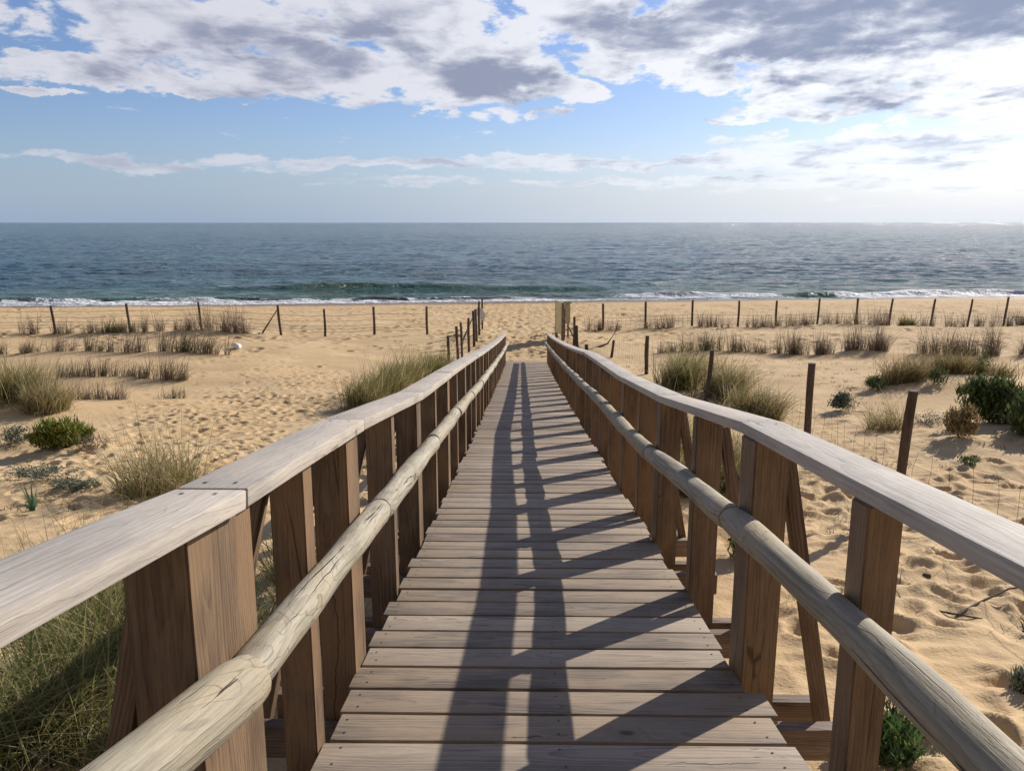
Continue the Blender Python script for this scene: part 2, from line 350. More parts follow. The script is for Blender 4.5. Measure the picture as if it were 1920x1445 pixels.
# ------------------------------------------------------------------ wood
def wood(name, dark_c, light_c, axis='X', crack=.5, cw=1.0, rough=.75, knots=1.0, ring=95, bumpk=.5, var=.35, warm=None, core=(0, .07), ringk=.45, swirl=0.0):
    m = bpy.data.materials.new(name); m.use_nodes = True; S = NT(m.node_tree); P = S.n['Principled BSDF']
    oc = S.node('ShaderNodeTexCoord').outputs['Object']
    rnd = S.node('ShaderNodeObjectInfo').outputs['Random']
    rn2 = S.math('FRACT', S.math('MULTIPLY', rnd, 17.31)); rn3 = S.math('FRACT', S.math('MULTIPLY', rnd, 41.7))
    q = S.sep(oc)
    al, ac, up = {'X': (q[0], q[1], q[2]), 'Z': (q[2], q[0], q[1])}[axis]           # along the grain, across, up
    al = S.math('ADD', al, S.math('MULTIPLY', rnd, 40)); sh = S.math('MULTIPLY', S.math('SUBTRACT', rn2, .5), .09)
    lowf = S.noise(S.comb(S.math('MULTIPLY', al, .9), rnd, 0), 1.3, 2, .5, 0, 1); lw = S.sep(S.vm('SUBTRACT', lowf, (.5, .5, .5)))
    cy = S.math('ADD', S.math('ADD', ac, S.math('MULTIPLY', sh, 1.0 if core[0] == 0 else 0.0)), S.math('MULTIPLY', lw[0], .07))
    cz = S.math('ADD', S.math('ADD', up, core[1]), S.math('MULTIPLY', lw[1], .10))
    # knots push the rings aside
    kv = S.comb(S.math('MULTIPLY', al, .62), S.math('ADD', ac, sh), S.math('MULTIPLY', up, .8))
    vo = S.node('ShaderNodeTexVoronoi', feature='F1'); S.put(vo.inputs['Vector'], kv); vo.inputs['Scale'].default_value = 4.2
    pres = S.smooth(S.sep(vo.outputs['Color'])[0], .58, .60)
    kd = S.math('ADD', vo.outputs['Distance'], S.math('MULTIPLY', S.math('SUBTRACT', S.noise(oc, 30, 2, .5), .5), .05))
    kn = S.math('MULTIPLY', S.smooth(kd, .095, .05), pres); halo = S.math('MULTIPLY', S.smooth(kd, .30, .06), pres)
    rr = S.math('SQRT', S.math('ADD', S.math('MULTIPLY', cy, cy), S.math('MULTIPLY', cz, cz)))
    fine = S.noise(S.comb(S.math('MULTIPLY', al, .5), ac, up), 22, 3, .6)
    rr = S.math('ADD', S.math('ADD', rr, S.math('MULTIPLY', fine, .006)), S.math('MULTIPLY', halo, .022))
    fr = S.math('FRACT', S.math('MULTIPLY', rr, ring)); line = S.math('MULTIPLY', S.math('POWER', fr, 2.2), S.smooth(fr, 1.0, .9))
    g = S.noise(S.comb(S.math('MULTIPLY', al, .03), ac, up), 90, 5, .7)
    gf = S.noise(S.comb(S.math('MULTIPLY', al, .05), ac, up), 330, 3, .65)
    pt = S.noise(S.comb(S.math('MULTIPLY', al, .35), ac, up), 7, 5, .62)
    f = S.math('SUBTRACT', S.math('ADD', S.math('MULTIPLY', S.smooth(g, .25, .75), .50), S.math('MULTIPLY', S.smooth(pt, .25, .75), .55)), S.math('MULTIPLY', line, ringk))
    f = S.math('ADD', f, S.math('MULTIPLY', S.math('SUBTRACT', rn3, .45), var), clamp=True)
    c = S.mix(f, dark_c, light_c)
    if warm: c = S.mix(S.math('MULTIPLY', S.smooth(S.math('ADD', pt, S.math('MULTIPLY', rn2, .25)), .55, .80), .7), c, warm)
    c = S.mix(S.smooth(gf, .52, .78, 0, .45), c, tuple(x * .40 for x in dark_c))
    c = S.mix(S.math('MULTIPLY', halo, .22 * knots), c, tuple(x * .6 for x in dark_c))
    c = S.mix(S.math('MULTIPLY', kn, .85 * knots), c, tuple(x * .33 for x in dark_c))
    if swirl:                                   # wandering annual lines where the round pole was peeled
        sn = S.noise(S.comb(S.math('MULTIPLY', al, .30), ac, up), 6.5, 3, .5, .6)
        sl = S.smooth(S.math('ABSOLUTE', S.math('SUBTRACT', S.math('FRACT', S.math('MULTIPLY', sn, 9)), .5)), .09, .0)
        c = S.mix(S.math('MULTIPLY', S.math('MULTIPLY', sl, swirl), S.smooth(pt, .35, .6)), c, tuple(x * .45 for x in dark_c))
    # drying cracks: edges of cells stretched along the grain
    wobc = S.math('MULTIPLY', S.math('SUBTRACT', S.noise(S.comb(al, 0, rnd), 4, 4, .6), .5), .022)
    ve = S.node('ShaderNodeTexVoronoi', feature='DISTANCE_TO_EDGE'); S.put(ve.inputs['Vector'], S.comb(S.math('MULTIPLY', al, .022), S.math('ADD', ac, wobc), S.math('ADD', up, wobc))); ve.inputs['Scale'].default_value = 13
    cm = S.smooth(S.noise(S.comb(S.math('MULTIPLY', al, .45), ac, up), 5, 3, .6), .50, .66)
    crk = S.math('MULTIPLY', S.smooth(ve.outputs['Distance'], S.math('ADD', .002, S.math('MULTIPLY', cm, .011 * cw)), .001), S.smooth(cm, .05 / cw, .35 / cw))
    c = S.mix(S.math('MULTIPLY', crk, crack), c, (.020, .014, .010))
    S.put(P.inputs['Base Color'], c); P.inputs['Roughness'].default_value = rough; P.inputs['Specular IOR Level'].default_value = .35
    h = S.math('SUBTRACT', S.math('SUBTRACT', S.math('ADD', S.math('MULTIPLY', g, .6), S.math('MULTIPLY', gf, .4)), S.math('MULTIPLY', line, .35)), S.math('MULTIPLY', crk, 1.6 * crack))
    S.put(P.inputs['Normal'], S.bump(h, bumpk, .005))
    return m
M = {}
M['deck'] = wood('weathered_deck_wood', (.135, .102, .074), (.40, .322, .245), 'X', .8, 1.2, .7, .9, var=.70, warm=(.30, .215, .135))
M['cap'] = wood('silvered_cap_wood', (.31, .270, .230), (.60, .54, .465), 'X', .55, 1.2, .72, .9, var=.12, bumpk=.35, ringk=.17, warm=(.50, .42, .33))
M['log'] = wood('pale_treated_log', (.23, .195, .135), (.51, .46, .355), 'X', 1.0, 2.2, .7, 1.3, ring=70, var=.12, bumpk=.7, core=(1, .045), ringk=.38, warm=(.35, .27, .16), swirl=.6)
M['post'] = wood('brown_post_wood', (.068, .038, .021), (.28, .187, .110), 'Z', .7, 1.2, .65, .9, var=.30, bumpk=.6, warm=(.25, .145, .07), ringk=.26)
M['post_x'] = wood('brown_brace_wood', (.075, .040, .022), (.27, .18, .11), 'X', .8, 1, .6, .8, var=.3)
M['beam'] = wood('brown_beam_wood', (.10, .06, .038), (.30, .22, .16), 'X', .7, 1, .7, .6, var=.3)
M['stake'] = wood('dark_stake_wood', (.05, .034, .024), (.17, .12, .085), 'Z', 1.0, 1.5, .85, .5, var=.3, bumpk=.8, core=(1, .03))
def plain(name, c, rough=.6, metal=0.0, nscale=20, amt=.25):
    m = bpy.data.materials.new(name); m.use_nodes = True; S = NT(m.node_tree); P = S.n['Principled BSDF']
    n = S.noise(S.node('ShaderNodeTexCoord').outputs['Object'], nscale, 4, .6)
    S.put(P.inputs['Base Color'], S.mix(S.smooth(n, .3, .7), tuple(x * (1 - amt) for x in c), tuple(min(1, x * (1 + amt)) for x in c)))
    P.inputs['Roughness'].default_value = rough; P.inputs['Metallic'].default_value = metal
    return m
M['nail'] = plain('rusty_nail_iron', (.05, .035, .028), .6, .6)
M['wire'] = plain('galvanised_wire', (.13, .115, .10), .6, .5)

def box_bm(L, W, H, bev=.004, seg=1, jit=0.0, ends=0.0):
    """box 0..L along x, centred in y, top at z=0"""
    bm = bmesh.new()
    n = max(1, seg)
    rings = []
    for i in range(n + 1):
        x = L * i / n; j = [random.uniform(-jit, jit) for _ in range(4)]
        rings.append([bm.verts.new((x, -W / 2 + j[0] * .5, j[1] * .4)), bm.verts.new((x, W / 2 + j[2] * .5, j[3] * .4)),
                      bm.verts.new((x, W / 2 + j[2] * .5, -H + j[1])), bm.verts.new((x, -W / 2 + j[0] * .5, -H + j[3]))])
    for a, b in zip(rings, rings[1:]):
        for k in range(4): bm.faces.new((a[k], a[(k + 1) % 4], b[(k + 1) % 4], b[k]))
    bm.faces.new(rings[0][::-1]); bm.faces.new(rings[-1])
    if ends:
        e = random.uniform(-ends, ends)
        for v in rings[-1]: v.co.x += e
        e = random.uniform(-ends, ends)
        for v in rings[0]: v.co.x += e
    bmesh.ops.recalc_face_normals(bm, faces=bm.faces)
    if bev:
        eds = [e for e in bm.edges if e.calc_face_angle(0) > .6]
        bmesh.ops.bevel(bm, geom=eds, offset=bev, segments=2, affect='EDGES', profile=.6)
    return bm
def bm_obj(name, bm, mat, parent=None, mtx=None, smooth=True):
    me = bpy.data.meshes.new(name); bm.to_mesh(me); bm.free()
    for m in (mat if isinstance(mat, (list, tuple)) else [mat]): me.materials.append(m)
    if smooth:
        me.polygons.foreach_set('use_smooth', [True] * len(me.polygons))
        try: me.set_sharp_from_angle(angle=R(35))
        except Exception: pass
    o = bpy.data.objects.new(name, me); col.objects.link(o)
    if mtx is not None: o.matrix_world = mtx
    if parent: o.parent = parent
    return o
def frame(p0, p1, up=Vector((0, 0, 1))):
    p0 = Vector(p0); p1 = Vector(p1); x = (p1 - p0).normalized(); y = up.cross(x).normalized(); z = x.cross(y)
    m = Matrix((x, y, z)).transposed().to_4x4(); m.translation = p0
    return m, (p1 - p0).length
def log_bm(L, r0, r1, nseg, nr=18, wob=.004, lump=.0035, seed=0):
    bm = bmesh.new(); rr = random.Random(seed); rings = []
    ph = [rr.uniform(0, 6.28) for _ in range(8)]
    for i in range(nseg + 1):
        t = i / nseg; x = L * t; r = r0 * (1 - t) + r1 * t
        r += lump * math.sin(x * 5.1 + ph[0]) * .6 + lump * math.sin(x * 11 + ph[1]) * .4
        cy = wob * math.sin(x * 2.7 + ph[2]); cz = wob * math.sin(x * 2.1 + ph[3])
        edge = .0 if 0 < i < nseg else .006
        ring = []
        for k in range(nr):
            a = 2 * math.pi * k / nr
            q = r - edge + lump * .5 * math.sin(2 * a + ph[4] + x * 1.5) + lump * .35 * math.sin(3 * a + ph[5] + x * 4)
            ring.append(bm.verts.new((x, cy + q * math.cos(a), cz + q * math.sin(a))))
        rings.append(ring)
    for a, b in zip(rings, rings[1:]):
        for k in range(nr): bm.faces.new((a[k], a[(k + 1) % nr], b[(k + 1) % nr], b[k]))
    bm.faces.new(rings[0]); bm.faces.new(rings[-1][::-1])
    bmesh.ops.recalc_face_normals(bm, faces=bm.faces)
    return bm
def add_nails(bm, pts, r=.0045):
    for (x, y, z) in pts:
        vs = [bm.verts.new((x + r * math.cos(a), y + r * math.sin(a), z + .0012)) for a in [k * math.pi / 3 for k in range(6)]]
        f = bm.faces.new(vs); f.material_index = 1

# ------------------------------------------------------------------ boardwalk
bw = empty('boardwalk', (0, 0, deckz(0)))
tag(bw, 'long weathered plank boardwalk sloping straight down over the dunes to the beach', 'boardwalk')
PITCH, GAP, TH = .1905, .016, .035
Y0 = 2.252 - PITCH * 14 + GAP / 2
nplank = int((29.2 - Y0) / PITCH)
XL, XR = -.628, .824
def plank_bm(far=False, extra=0.0):
    W = PITCH - GAP - random.uniform(0, .004)
    bm = box_bm(XR - XL + extra, W, TH, .0035 if not far else .003, 1 if far else 5, .0 if far else .0016, .018)
    if not far:
        pts = []
        for x in (.045, .75, XR - XL - .05):
            for s in (-1, 1): pts.append((x + random.uniform(-.012, .012), s * W * .27 + random.uniform(-.008, .008), 0.0005))
        add_nails(bm, pts)
    return bm
far_bm = bmesh.new()
for i in range(nplank):
    y = Y0 + (i + .5) * PITCH; z = deckz(y); sl = math.atan2(deckz(y + .1) - z, .1)
    m = Matrix.Translation((XL + random.uniform(-.004, .004), y, z + random.uniform(-.003, .002))) @ Matrix.Rotation(sl + random.uniform(-.014, .014), 4, 'X') @ Matrix.Rotation(random.uniform(-.003, .003), 4, 'Z')
    if i < 100:
        o = bm_obj('deck_plank', plank_bm(i > 50, .028 if y < 2.62 else 0), [M['deck'], M['nail']])
        o.matrix_world = m; o.parent = bw; o.matrix_parent_inverse = bw.matrix_world.inverted() if False else Matrix.Translation((0, 0, -deckz(0)))
    else:
        b = plank_bm(True); b.transform(m); me = bpy.data.meshes.new('t'); b.to_mesh(me); b.free(); far_bm.from_mesh(me); bpy.data.meshes.remove(me)
def child(o, parent):
    o.parent = parent; o.matrix_parent_inverse = Matrix.Translation(-Vector(parent.location))
    return o
o = bm_obj('far_planks', far_bm, [M['deck'], M['nail']]); tag(o, kind='stuff'); child(o, bw)
for x in (-.46, .10, .68):
    for a, b in ((-.6, 4), (4, 9), (9, 15), (15, 21), (21, 26)):
        m, L = frame((x, a, deckz(a) - TH - .004), (x, b, deckz(b) - TH - .004))
        child(bm_obj('joist', box_bm(L, .06, .13, .004), M['beam'], None, m), bw)

# railing geometry tables (height over deck)
CAPH = {-1: ([-.8, .84, 1.655, 2.95, 4.74, 6.24, 9.7, 19, 28, 29], [.985, .975, .953, .980, .956, .983, 1.02, 1.033, 1.045, 1.045]),
        1: ([-.8, -.79, 2.0, 2.97, 4.87, 6.8, 8.9, 10.9, 15.8, 29.3], [.837, .837, .94, .973, .935, .95, 1.008, 1.05, 1.025, 1.015])}
JC = {-1: [-.8, 1.655, 2.95, 4.74, 6.6, 8.5, 10.4, 12.3, 14.2, 16.2, 18.1, 20.1, 22.0, 24.0, 26.0, 28.2],
      1: [-.8, 2.97, 4.87, 6.79, 8.85, 10.85, 12.8, 14.8, 16.8, 18.7, 20.7, 22.6, 24.6, 26.6, 28.9]}
HRH = {-1: ([-.8, 1.52, 3, 6.8, 8, 15, 28], [.72, .567, .585, .63, .62, .65, .67]), 1: ([-.8, 2.84, 4.8, 8.4, 20, 29], [.539, .616, .568, .63, .66, .69])}
JH = {-1: [-.8, 1.52, 3.06, 4.97, 6.75, 8.6, 10.5, 12.4, 14.3, 16.3, 18.2, 20.1, 22.0, 24.0, 26.0, 28.3],
      1: [-.8, 2.84, 4.78, 6.7, 8.75, 10.6, 12.6, 14.5, 16.5, 18.4, 20.4, 22.4, 24.4, 26.4, 28.9]}
CT = .043
XIN = {-1: -.632, 1: .826}
def cap_top(s, y):
    j = JC[s]; k = min(max(np.searchsorted(j, y) - 1, 0), len(j) - 2); a, b = j[k], j[k + 1]
    za = deckz(a) + np.interp(a, *CAPH[s]); zb = deckz(b) + np.interp(b, *CAPH[s])
    return za + (zb - za) * (y - a) / (b - a)
POSTS = {-1: [(-.6, .2), (.42, .2), (1.40, .35), (2.19, .10), (2.76, .20), (3.73, .09), (4.62, .19), (5.57, .09)], 1: [(-.1, .2), (.9, .09), (1.83, .10), (2.765, .18), (3.73, .09), (4.72, .17), (5.55, .09)]}
for s in POSTS:
    y = POSTS[s][-1][0]; k = 0
    while True:
        y += .97 if y > 6 else .93
        if y > (28.0 if s < 0 else 28.7): break
        POSTS[s].append((y, .18 if k % 2 == 0 else .09)); k += 1
def post_obj(s, y, t, parent):
    xi = XIN[s] + s * (.002 if y > .6 or s > 0 else .075); xo = xi + s * (.128 if y > .6 or s > 0 else .08)
    if s > 0 and 1.7 < y < 2: xo = xi + .088
    if s < 0 and 2.1 < y < 2.3: xo = xi - .10
    zb = min(gz((xi + xo) / 2, y) - .25, deckz(y) - .5)
    bm = bmesh.new(); vs = {}
    base = Vector(((xi + xo) / 2, y + t / 2, zb))
    lean = random.uniform(-.004, .004)
    for ix, x in enumerate((xi, xo)):
        for iy, yy in enumerate((y, y + t)):
            zt = cap_top(s, yy) - CT - .002
            vs[ix, iy, 0] = bm.verts.new(Vector((x, yy, zb)) - base)
            vs[ix, iy, 1] = bm.verts.new(Vector((x + lean, yy, zt)) - base)
    V = vs
    for q in (((0,0,0),(0,1,0),(1,1,0),(1,0,0)), ((0,0,1),(1,0,1),(1,1,1),(0,1,1)), ((0,0,0),(1,0,0),(1,0,1),(0,0,1)), ((0,1,0),(0,1,1),(1,1,1),(1,1,0)), ((0,0,0),(0,0,1),(0,1,1),(0,1,0)), ((1,0,0),(1,1,0),(1,1,1),(1,0,1))):
        bm.faces.new([V[k] for k in q])
    bmesh.ops.recalc_face_normals(bm, faces=bm.faces)
    bmesh.ops.bevel(bm, geom=list(bm.edges), offset=.005, segments=2, affect='EDGES')
    o = bm_obj('post', bm, M['post']); o.location = base
    return child(o, parent)
def make_railing(s, label):
    root = empty('railing', (XIN[s], 0, deckz(0))); tag(root, label, 'railing', 'railings of the boardwalk')
    # cap boards
    j = JC[s]
    for k, (a, b) in enumerate(zip(j, j[1:])):
        za, zb = deckz(a) + np.interp(a, *CAPH[s]), deckz(b) + np.interp(b, *CAPH[s])
        xc = XIN[s] + s * (.052 if s < 0 else .080) + random.uniform(-.003, .003)
        dz = .004 if (s < 0 and k == 0) else random.uniform(-.0012, .0012)
        if s < 0 and k == 0: dz = .007
        g0 = .026 if (s < 0 and k == 1) else .003
        m, L = frame((xc + (-.004 if s < 0 and k == 1 else 0), a + g0, za + dz), (xc + random.uniform(-.002, .002), b - .004, zb + dz))
        bm = box_bm(L, .158, CT, .005, max(1, int(L / .3)) if a < 12 else 1, .0012)
        if a < 9:
            add_nails(bm, [(x, yy + random.uniform(-.006, .006), .0008) for x in (.05, L - .06) for yy in (-.035, .035)], .006)
        child(bm_obj('cap_board', bm, [M['cap'], M['nail']], None, m), root)
    # round handrail
    j = JH[s]
    for k, (a, b) in enumerate(zip(j, j[1:])):
        r0 = random.uniform(.050, .053); r1 = random.uniform(.047, .052)
        if s < 0 and k == 0: r1 = .057
        if s < 0 and k == 1: r0 = .049
        xc = XIN[s] - s * (.050 if s < 0 else .044)
        za, zb = deckz(a) + np.interp(a, *HRH[s]), deckz(b) + np.interp(b, *HRH[s])
        m, L = frame((xc + random.uniform(-.004, .004), a + .006, za + random.uniform(-.004, .002)), (xc, b - .004, zb))
        if s < 0 and k == 0: m, L = frame((xc - .20, a, za), (xc, b - .004, zb))      # the nearest pole runs outwards a little
        child(bm_obj('handrail', log_bm(L, r0, r1, max(6, int(L / .06)) if a < 12 else 8, 20 if a < 12 else 12, seed=k + 50 * s), M['log'], None, m), root)
    for (y, t) in POSTS[s]:
        post_obj(s, y, t, root)
        if y > 24: continue
        xo = XIN[s] + s * .13
        # pair of outrigger beams clamping the post and a slanting brace from their end
        inner = XIN[s] - s * .12; outer = XIN[s] + s * .385
        for yb in (y - .064, y + t + .004):
            zt = deckz(yb) - .19 - random.uniform(0, .012)
            a, b = (inner, outer) if s > 0 else (outer, inner)
            m, L = frame((a, yb + .03, zt), (b, yb + .03, zt + random.uniform(-.004, .004)))
            child(bm_obj('crossbeam', box_bm(L, .058, .13, .004), M['beam'], None, m), root)
        yc = y + t / 2
        if s > 0 and 1.7 < y < 2: continue
        p0 = Vector((XIN[s] + s * (.345 if s > 0 else .385), yc, deckz(yc) - .30)); p1 = Vector((xo - s * .012, yc, deckz(yc) + .86))
        m, L = frame(p0, p1, Vector((-s, 0, 0)))
        child(bm_obj('brace', box_bm(L, .075, .05, .004), M['post_x'], None, m), root)
    return root
make_railing(-1, 'sunlit timber railing with log handrail on the left side of the boardwalk')
make_railing(1, 'shadowed timber railing with log handrail on the right side of the boardwalk')

# ------------------------------------------------------------------ foliage helpers
def leafmat(name, trans=.35, rough=.6):
    m = bpy.data.materials.new(name); m.use_nodes = True; S = NT(m.node_tree); P = S.n['Principled BSDF']
    vc = S.node('ShaderNodeVertexColor', layer_name='tint').outputs[0]
    S.put(P.inputs['Base Color'], vc); P.inputs['Roughness'].default_value = rough; P.inputs['Specular IOR Level'].default_value = .3
    tr = S.node('ShaderNodeBsdfTranslucent'); S.put(tr.inputs[0], vc)
    mx = S.node('ShaderNodeMixShader'); mx.inputs[0].default_value = trans
    S.l.new(P.outputs[0], mx.inputs[1]); S.l.new(tr.outputs[0], mx.inputs[2]); S.l.new(mx.outputs[0], S.n['Material Output'].inputs[0])
    return m
M['grass'] = leafmat('grass_blades', .38); M['leaf'] = leafmat('shrub_leaves', .25); M['reed'] = leafmat('dry_reeds', .12, .8)
PAL = {'marram': [(.19, .165, .055), (.29, .24, .09), (.42, .34, .16), (.13, .13, .04), (.48, .40, .21)],
       'green': [(.12, .15, .04), (.18, .20, .055), (.27, .26, .08), (.38, .33, .15), (.08, .10, .03)],
       'blond': [(.42, .34, .18), (.50, .42, .25), (.30, .25, .11), (.20, .19, .08), (.46, .36, .19)],
       'brown': [(.30, .21, .10), (.22, .15, .07), (.36, .27, .14), (.18, .15, .06)],
       'reed': [(.17, .125, .09), (.25, .19, .14), (.36, .29, .21), (.12, .085, .065), (.44, .37, .27)],
       'reedg': [(.13, .13, .06), (.20, .165, .10), (.16, .12, .08), (.26, .21, .15)],
       'shrub': [(.075, .115, .035), (.10, .155, .045), (.16, .20, .07), (.05, .07, .025), (.20, .19, .08)],
       'bright': [(.14, .17, .02), (.20, .22, .03), (.09, .11, .02), (.26, .26, .05)],
       'greyg': [(.10, .13, .085), (.14, .17, .12), (.19, .20, .15), (.06, .08, .05)],
       'fresh': [(.07, .13, .035), (.11, .18, .05), (.16, .23, .08), (.04, .075, .025)],
       'dead': [(.13, .10, .075), (.20, .16, .12), (.27, .22, .17), (.09, .07, .05)],
       'lily': [(.10, .20, .10), (.14, .25, .13), (.18, .27, .16)]}
def pick(pal, n):
    p = np.array(PAL[pal]); c = p[rng.integers(0, len(p), n)] * rng.uniform(.75, 1.25, (n, 1)); return np.clip(c, 0, 1)
def blades(n, pos, hgt, wid, bend, pal, segs=4, wind=(-.35, -.1), up=1.0, spread=.5, tipcol=None):
    """pos: (n,3) roots; returns V, F, C"""
    h = hgt * rng.uniform(.55, 1.1, n) if np.isscalar(hgt) else hgt
    ang = rng.uniform(0, 2 * np.pi, n)
    dirx = np.cos(ang) * spread + wind[0]; diry = np.sin(ang) * spread + wind[1]
    bd = bend * rng.uniform(.3, 1.3, n)
    pa = rng.uniform(0, np.pi, n); wx = np.cos(pa); wy = np.sin(pa)
    w = wid * rng.uniform(.6, 1.3, n)
    t = np.linspace(0, 1, segs + 1)
    V = np.zeros((n, segs + 1, 2, 3)); 
    for i, tt in enumerate(t):
        off = (tt * .25 + bd * tt ** 2)
        px = pos[:, 0] + dirx * h * off; py = pos[:, 1] + diry * h * off
        pz = pos[:, 2] + h * (tt * up - .42 * bd * tt ** 2.2)
        ww = w * (1 - tt ** 1.6) * .5 + .0004
        V[:, i, 0] = np.stack([px - wx * ww, py - wy * ww, pz], -1); V[:, i, 1] = np.stack([px + wx * ww, py + wy * ww, pz], -1)
    k = (segs + 1) * 2; b = np.arange(n)[:, None] * k + np.arange(segs)[None] * 2
    F = np.stack([b, b + 1, b + 3, b + 2], -1).reshape(-1, 4)
    C = np.repeat(pick(pal, n)[:, None], k, 1).reshape(-1, 3)
    return V.reshape(-1, 3), F, C
def merge(parts):
    Vs, Fs, Cs, o = [], [], [], 0
    for V, F, C in parts: Vs.append(V); Fs.append(F + o); Cs.append(C); o += len(V)
    return np.concatenate(Vs), np.concatenate(Fs), np.concatenate(Cs)
def roots(n, x, y, rx, ry, cx, cy, cz, core=.6, sink=.04):
    r = rng.uniform(0, 1, n) ** core; a = rng.uniform(0, 2 * np.pi, n)
    X = x + r * rx * np.cos(a); Y = y + r * ry * np.sin(a)
    Z = ground(X, Y) - sink
    return np.stack([X - cx, Y - cy, Z - cz], -1)
def grass(name, label, x, y, rx, ry, h, n, pal='marram', wid=.008, bend=.7, wind=(-.3, -.1), group=None, cat='grass clump', pals=None, spread=.75, seeds=0, segs=4, sub=1):
    cz = gz(x, y); parts = []
    for q in range(sub):
        if sub > 1:
            a = random.uniform(0, 6.28); rr = random.uniform(.1, .8)
            sx, sy = x + rx * rr * math.cos(a), y + ry * rr * math.sin(a); sr = .45
        else: sx, sy, sr = x, y, 1
        hh = h * random.uniform(.75, 1.1)
        for pp, fr in (pals or [(pal, 1)]):
            m = max(3, int(n * fr / sub))
            parts.append(blades(m, roots(m, sx, sy, rx * sr, ry * sr, x, y, cz), hh, wid, bend, pp, segs, wind, spread=spread))
    m = max(3, n // 9); parts.append(blades(m, roots(m, x, y, rx, ry, x, y, cz), h * 1.3, wid * .9, .32, (pals or [(pal, 1)])[0][0], segs, wind, spread=spread * .9))
    m = max(3, n // 14); parts.append(blades(m, roots(m, x, y, rx * 1.25, ry * 1.25, x, y, cz, .35), h * .8, wid, 1.25, 'blond', segs, wind, .75, 1.3))
    # thatch of short dead blades at the foot
    m = max(4, n // 5); parts.append(blades(m, roots(m, x, y, rx * 1.1, ry * 1.1, x, y, cz, .5), h * .35, wid, 1.3, 'blond' if pal != 'green' else 'marram', segs, (0, 0), .5, 1.0))
    if seeds:
        parts.append(blades(seeds, roots(seeds, x, y, rx * .8, ry * .8, x, y, cz), h * 1.35, wid * 1.1, .3, 'blond', segs, wind, spread=.35))
    V, F, C = merge(parts)
    o = mesh_obj(name, V, F, M['grass'], loc=(x, y, cz), tint=C)
    return tag(o, label, cat, group)
def shrub(name, label, x, y, rx, ry, h, n, pal, leaf=.03, upright=.6, cat='shrub', group=None, lobes=5, stem=True):
    cz = gz(x, y); pts = []
    lob = [(random.uniform(-.55, .55) * rx, random.uniform(-.55, .55) * ry, random.uniform(.35, .62) * h, random.uniform(.45, .62)) for _ in range(lobes)] + [(0, 0, .5 * h, .7)]
    k = n // len(lob)
    for (lx, ly, lz, lr) in lob:
        u = rng.normal(size=(k, 3)); u /= np.linalg.norm(u, axis=1)[:, None]
        r = rng.uniform(.35, 1.0, k) ** .6 * (1 + .35 * rng.normal(size=k).clip(-1, 1.6) * .5)
        p = u * r[:, None] * np.array([rx * lr, ry * lr, h * lr * .9]) + np.array([lx, ly, lz]); pts.append(p)
    p = np.concatenate(pts); p = p[p[:, 2] > .0]
    # clumps: drop points where a coarse noise is low so gaps open in the crown
    keep = vn(p[:, 0] * 7 / max(rx, .2) + 3, p[:, 2] * 7 / max(h, .2) + p[:, 1] * 3, 201) > -.22
    p = p[keep]; m = len(p)
    p[:, 2] += ground(p[:, 0] + x, p[:, 1] + y) * .0
    V, F, C = blades(m, p, leaf * np.ones(m) * rng.uniform(.7, 1.4, m), leaf * .42, .5, pal, 2, (0, 0), upright, 1.2)
    parts = [(V, F, C)]
    st = max(6, n // 60)
    q = roots(st, x, y, rx * .5, ry * .5, x, y, cz)
    parts.append(blades(st, q, h * .9, .008, .6, 'dead', 4, (0, 0), .9, .8))
    V, F, C = merge(parts)
    o = mesh_obj(name, V, F, M['leaf'], loc=(x, y, cz), tint=C)
    return tag(o, label, cat, group)
def reeds(x, y, w, dpt, h, n, label, group, pal='reed', lean=-.1, wid=.016, green=0, twig=30):
    n = int(n * random.uniform(2.2, 3.6)); w = w * random.uniform(1.05, 1.6); h = h * random.uniform(1.05, 1.4)
    cz = gz(x, y); parts = []
    X = x + rng.uniform(-w / 2, w / 2, n); Y = y + rng.uniform(-dpt / 2, dpt / 2, n)
    # bundles
    nb = max(4, n // 8); bx = rng.uniform(-w / 2, w / 2, nb); X = x + bx[rng.integers(0, nb, n)] + rng.normal(0, .06, n)
    P0 = np.stack([X - x, Y - y, ground(X, Y) - .05 - cz], -1)
    parts.append(blades(n, P0, h * (.25 + .9 * rng.beta(1.6, 1.3, n)) * (.7 + .5 * _h(np.floor(X * 4.3), np.floor(Y * 0), 17)), wid * .8, .25, pal, 3, (lean + random.uniform(-.15, .15), 0), 1, .42))
    m = n + twig
    parts.append(blades(m, P0[rng.integers(0, n, m)], h * .8, wid * .42, .8, pal, 3, (lean, 0), 1, 1.0))
    if green:
        P1 = P0[rng.integers(0, n, green)]
        parts.append(blades(green, P1, h * .7, .009, .6, 'green', 3, (lean, 0), 1, .6))
    V, F, C = merge(parts)
    o = mesh_obj('reed_clump', V, F, M['reed'], loc=(x, y, cz), tint=C)
    return tag(o, label, 'dry reeds', group)

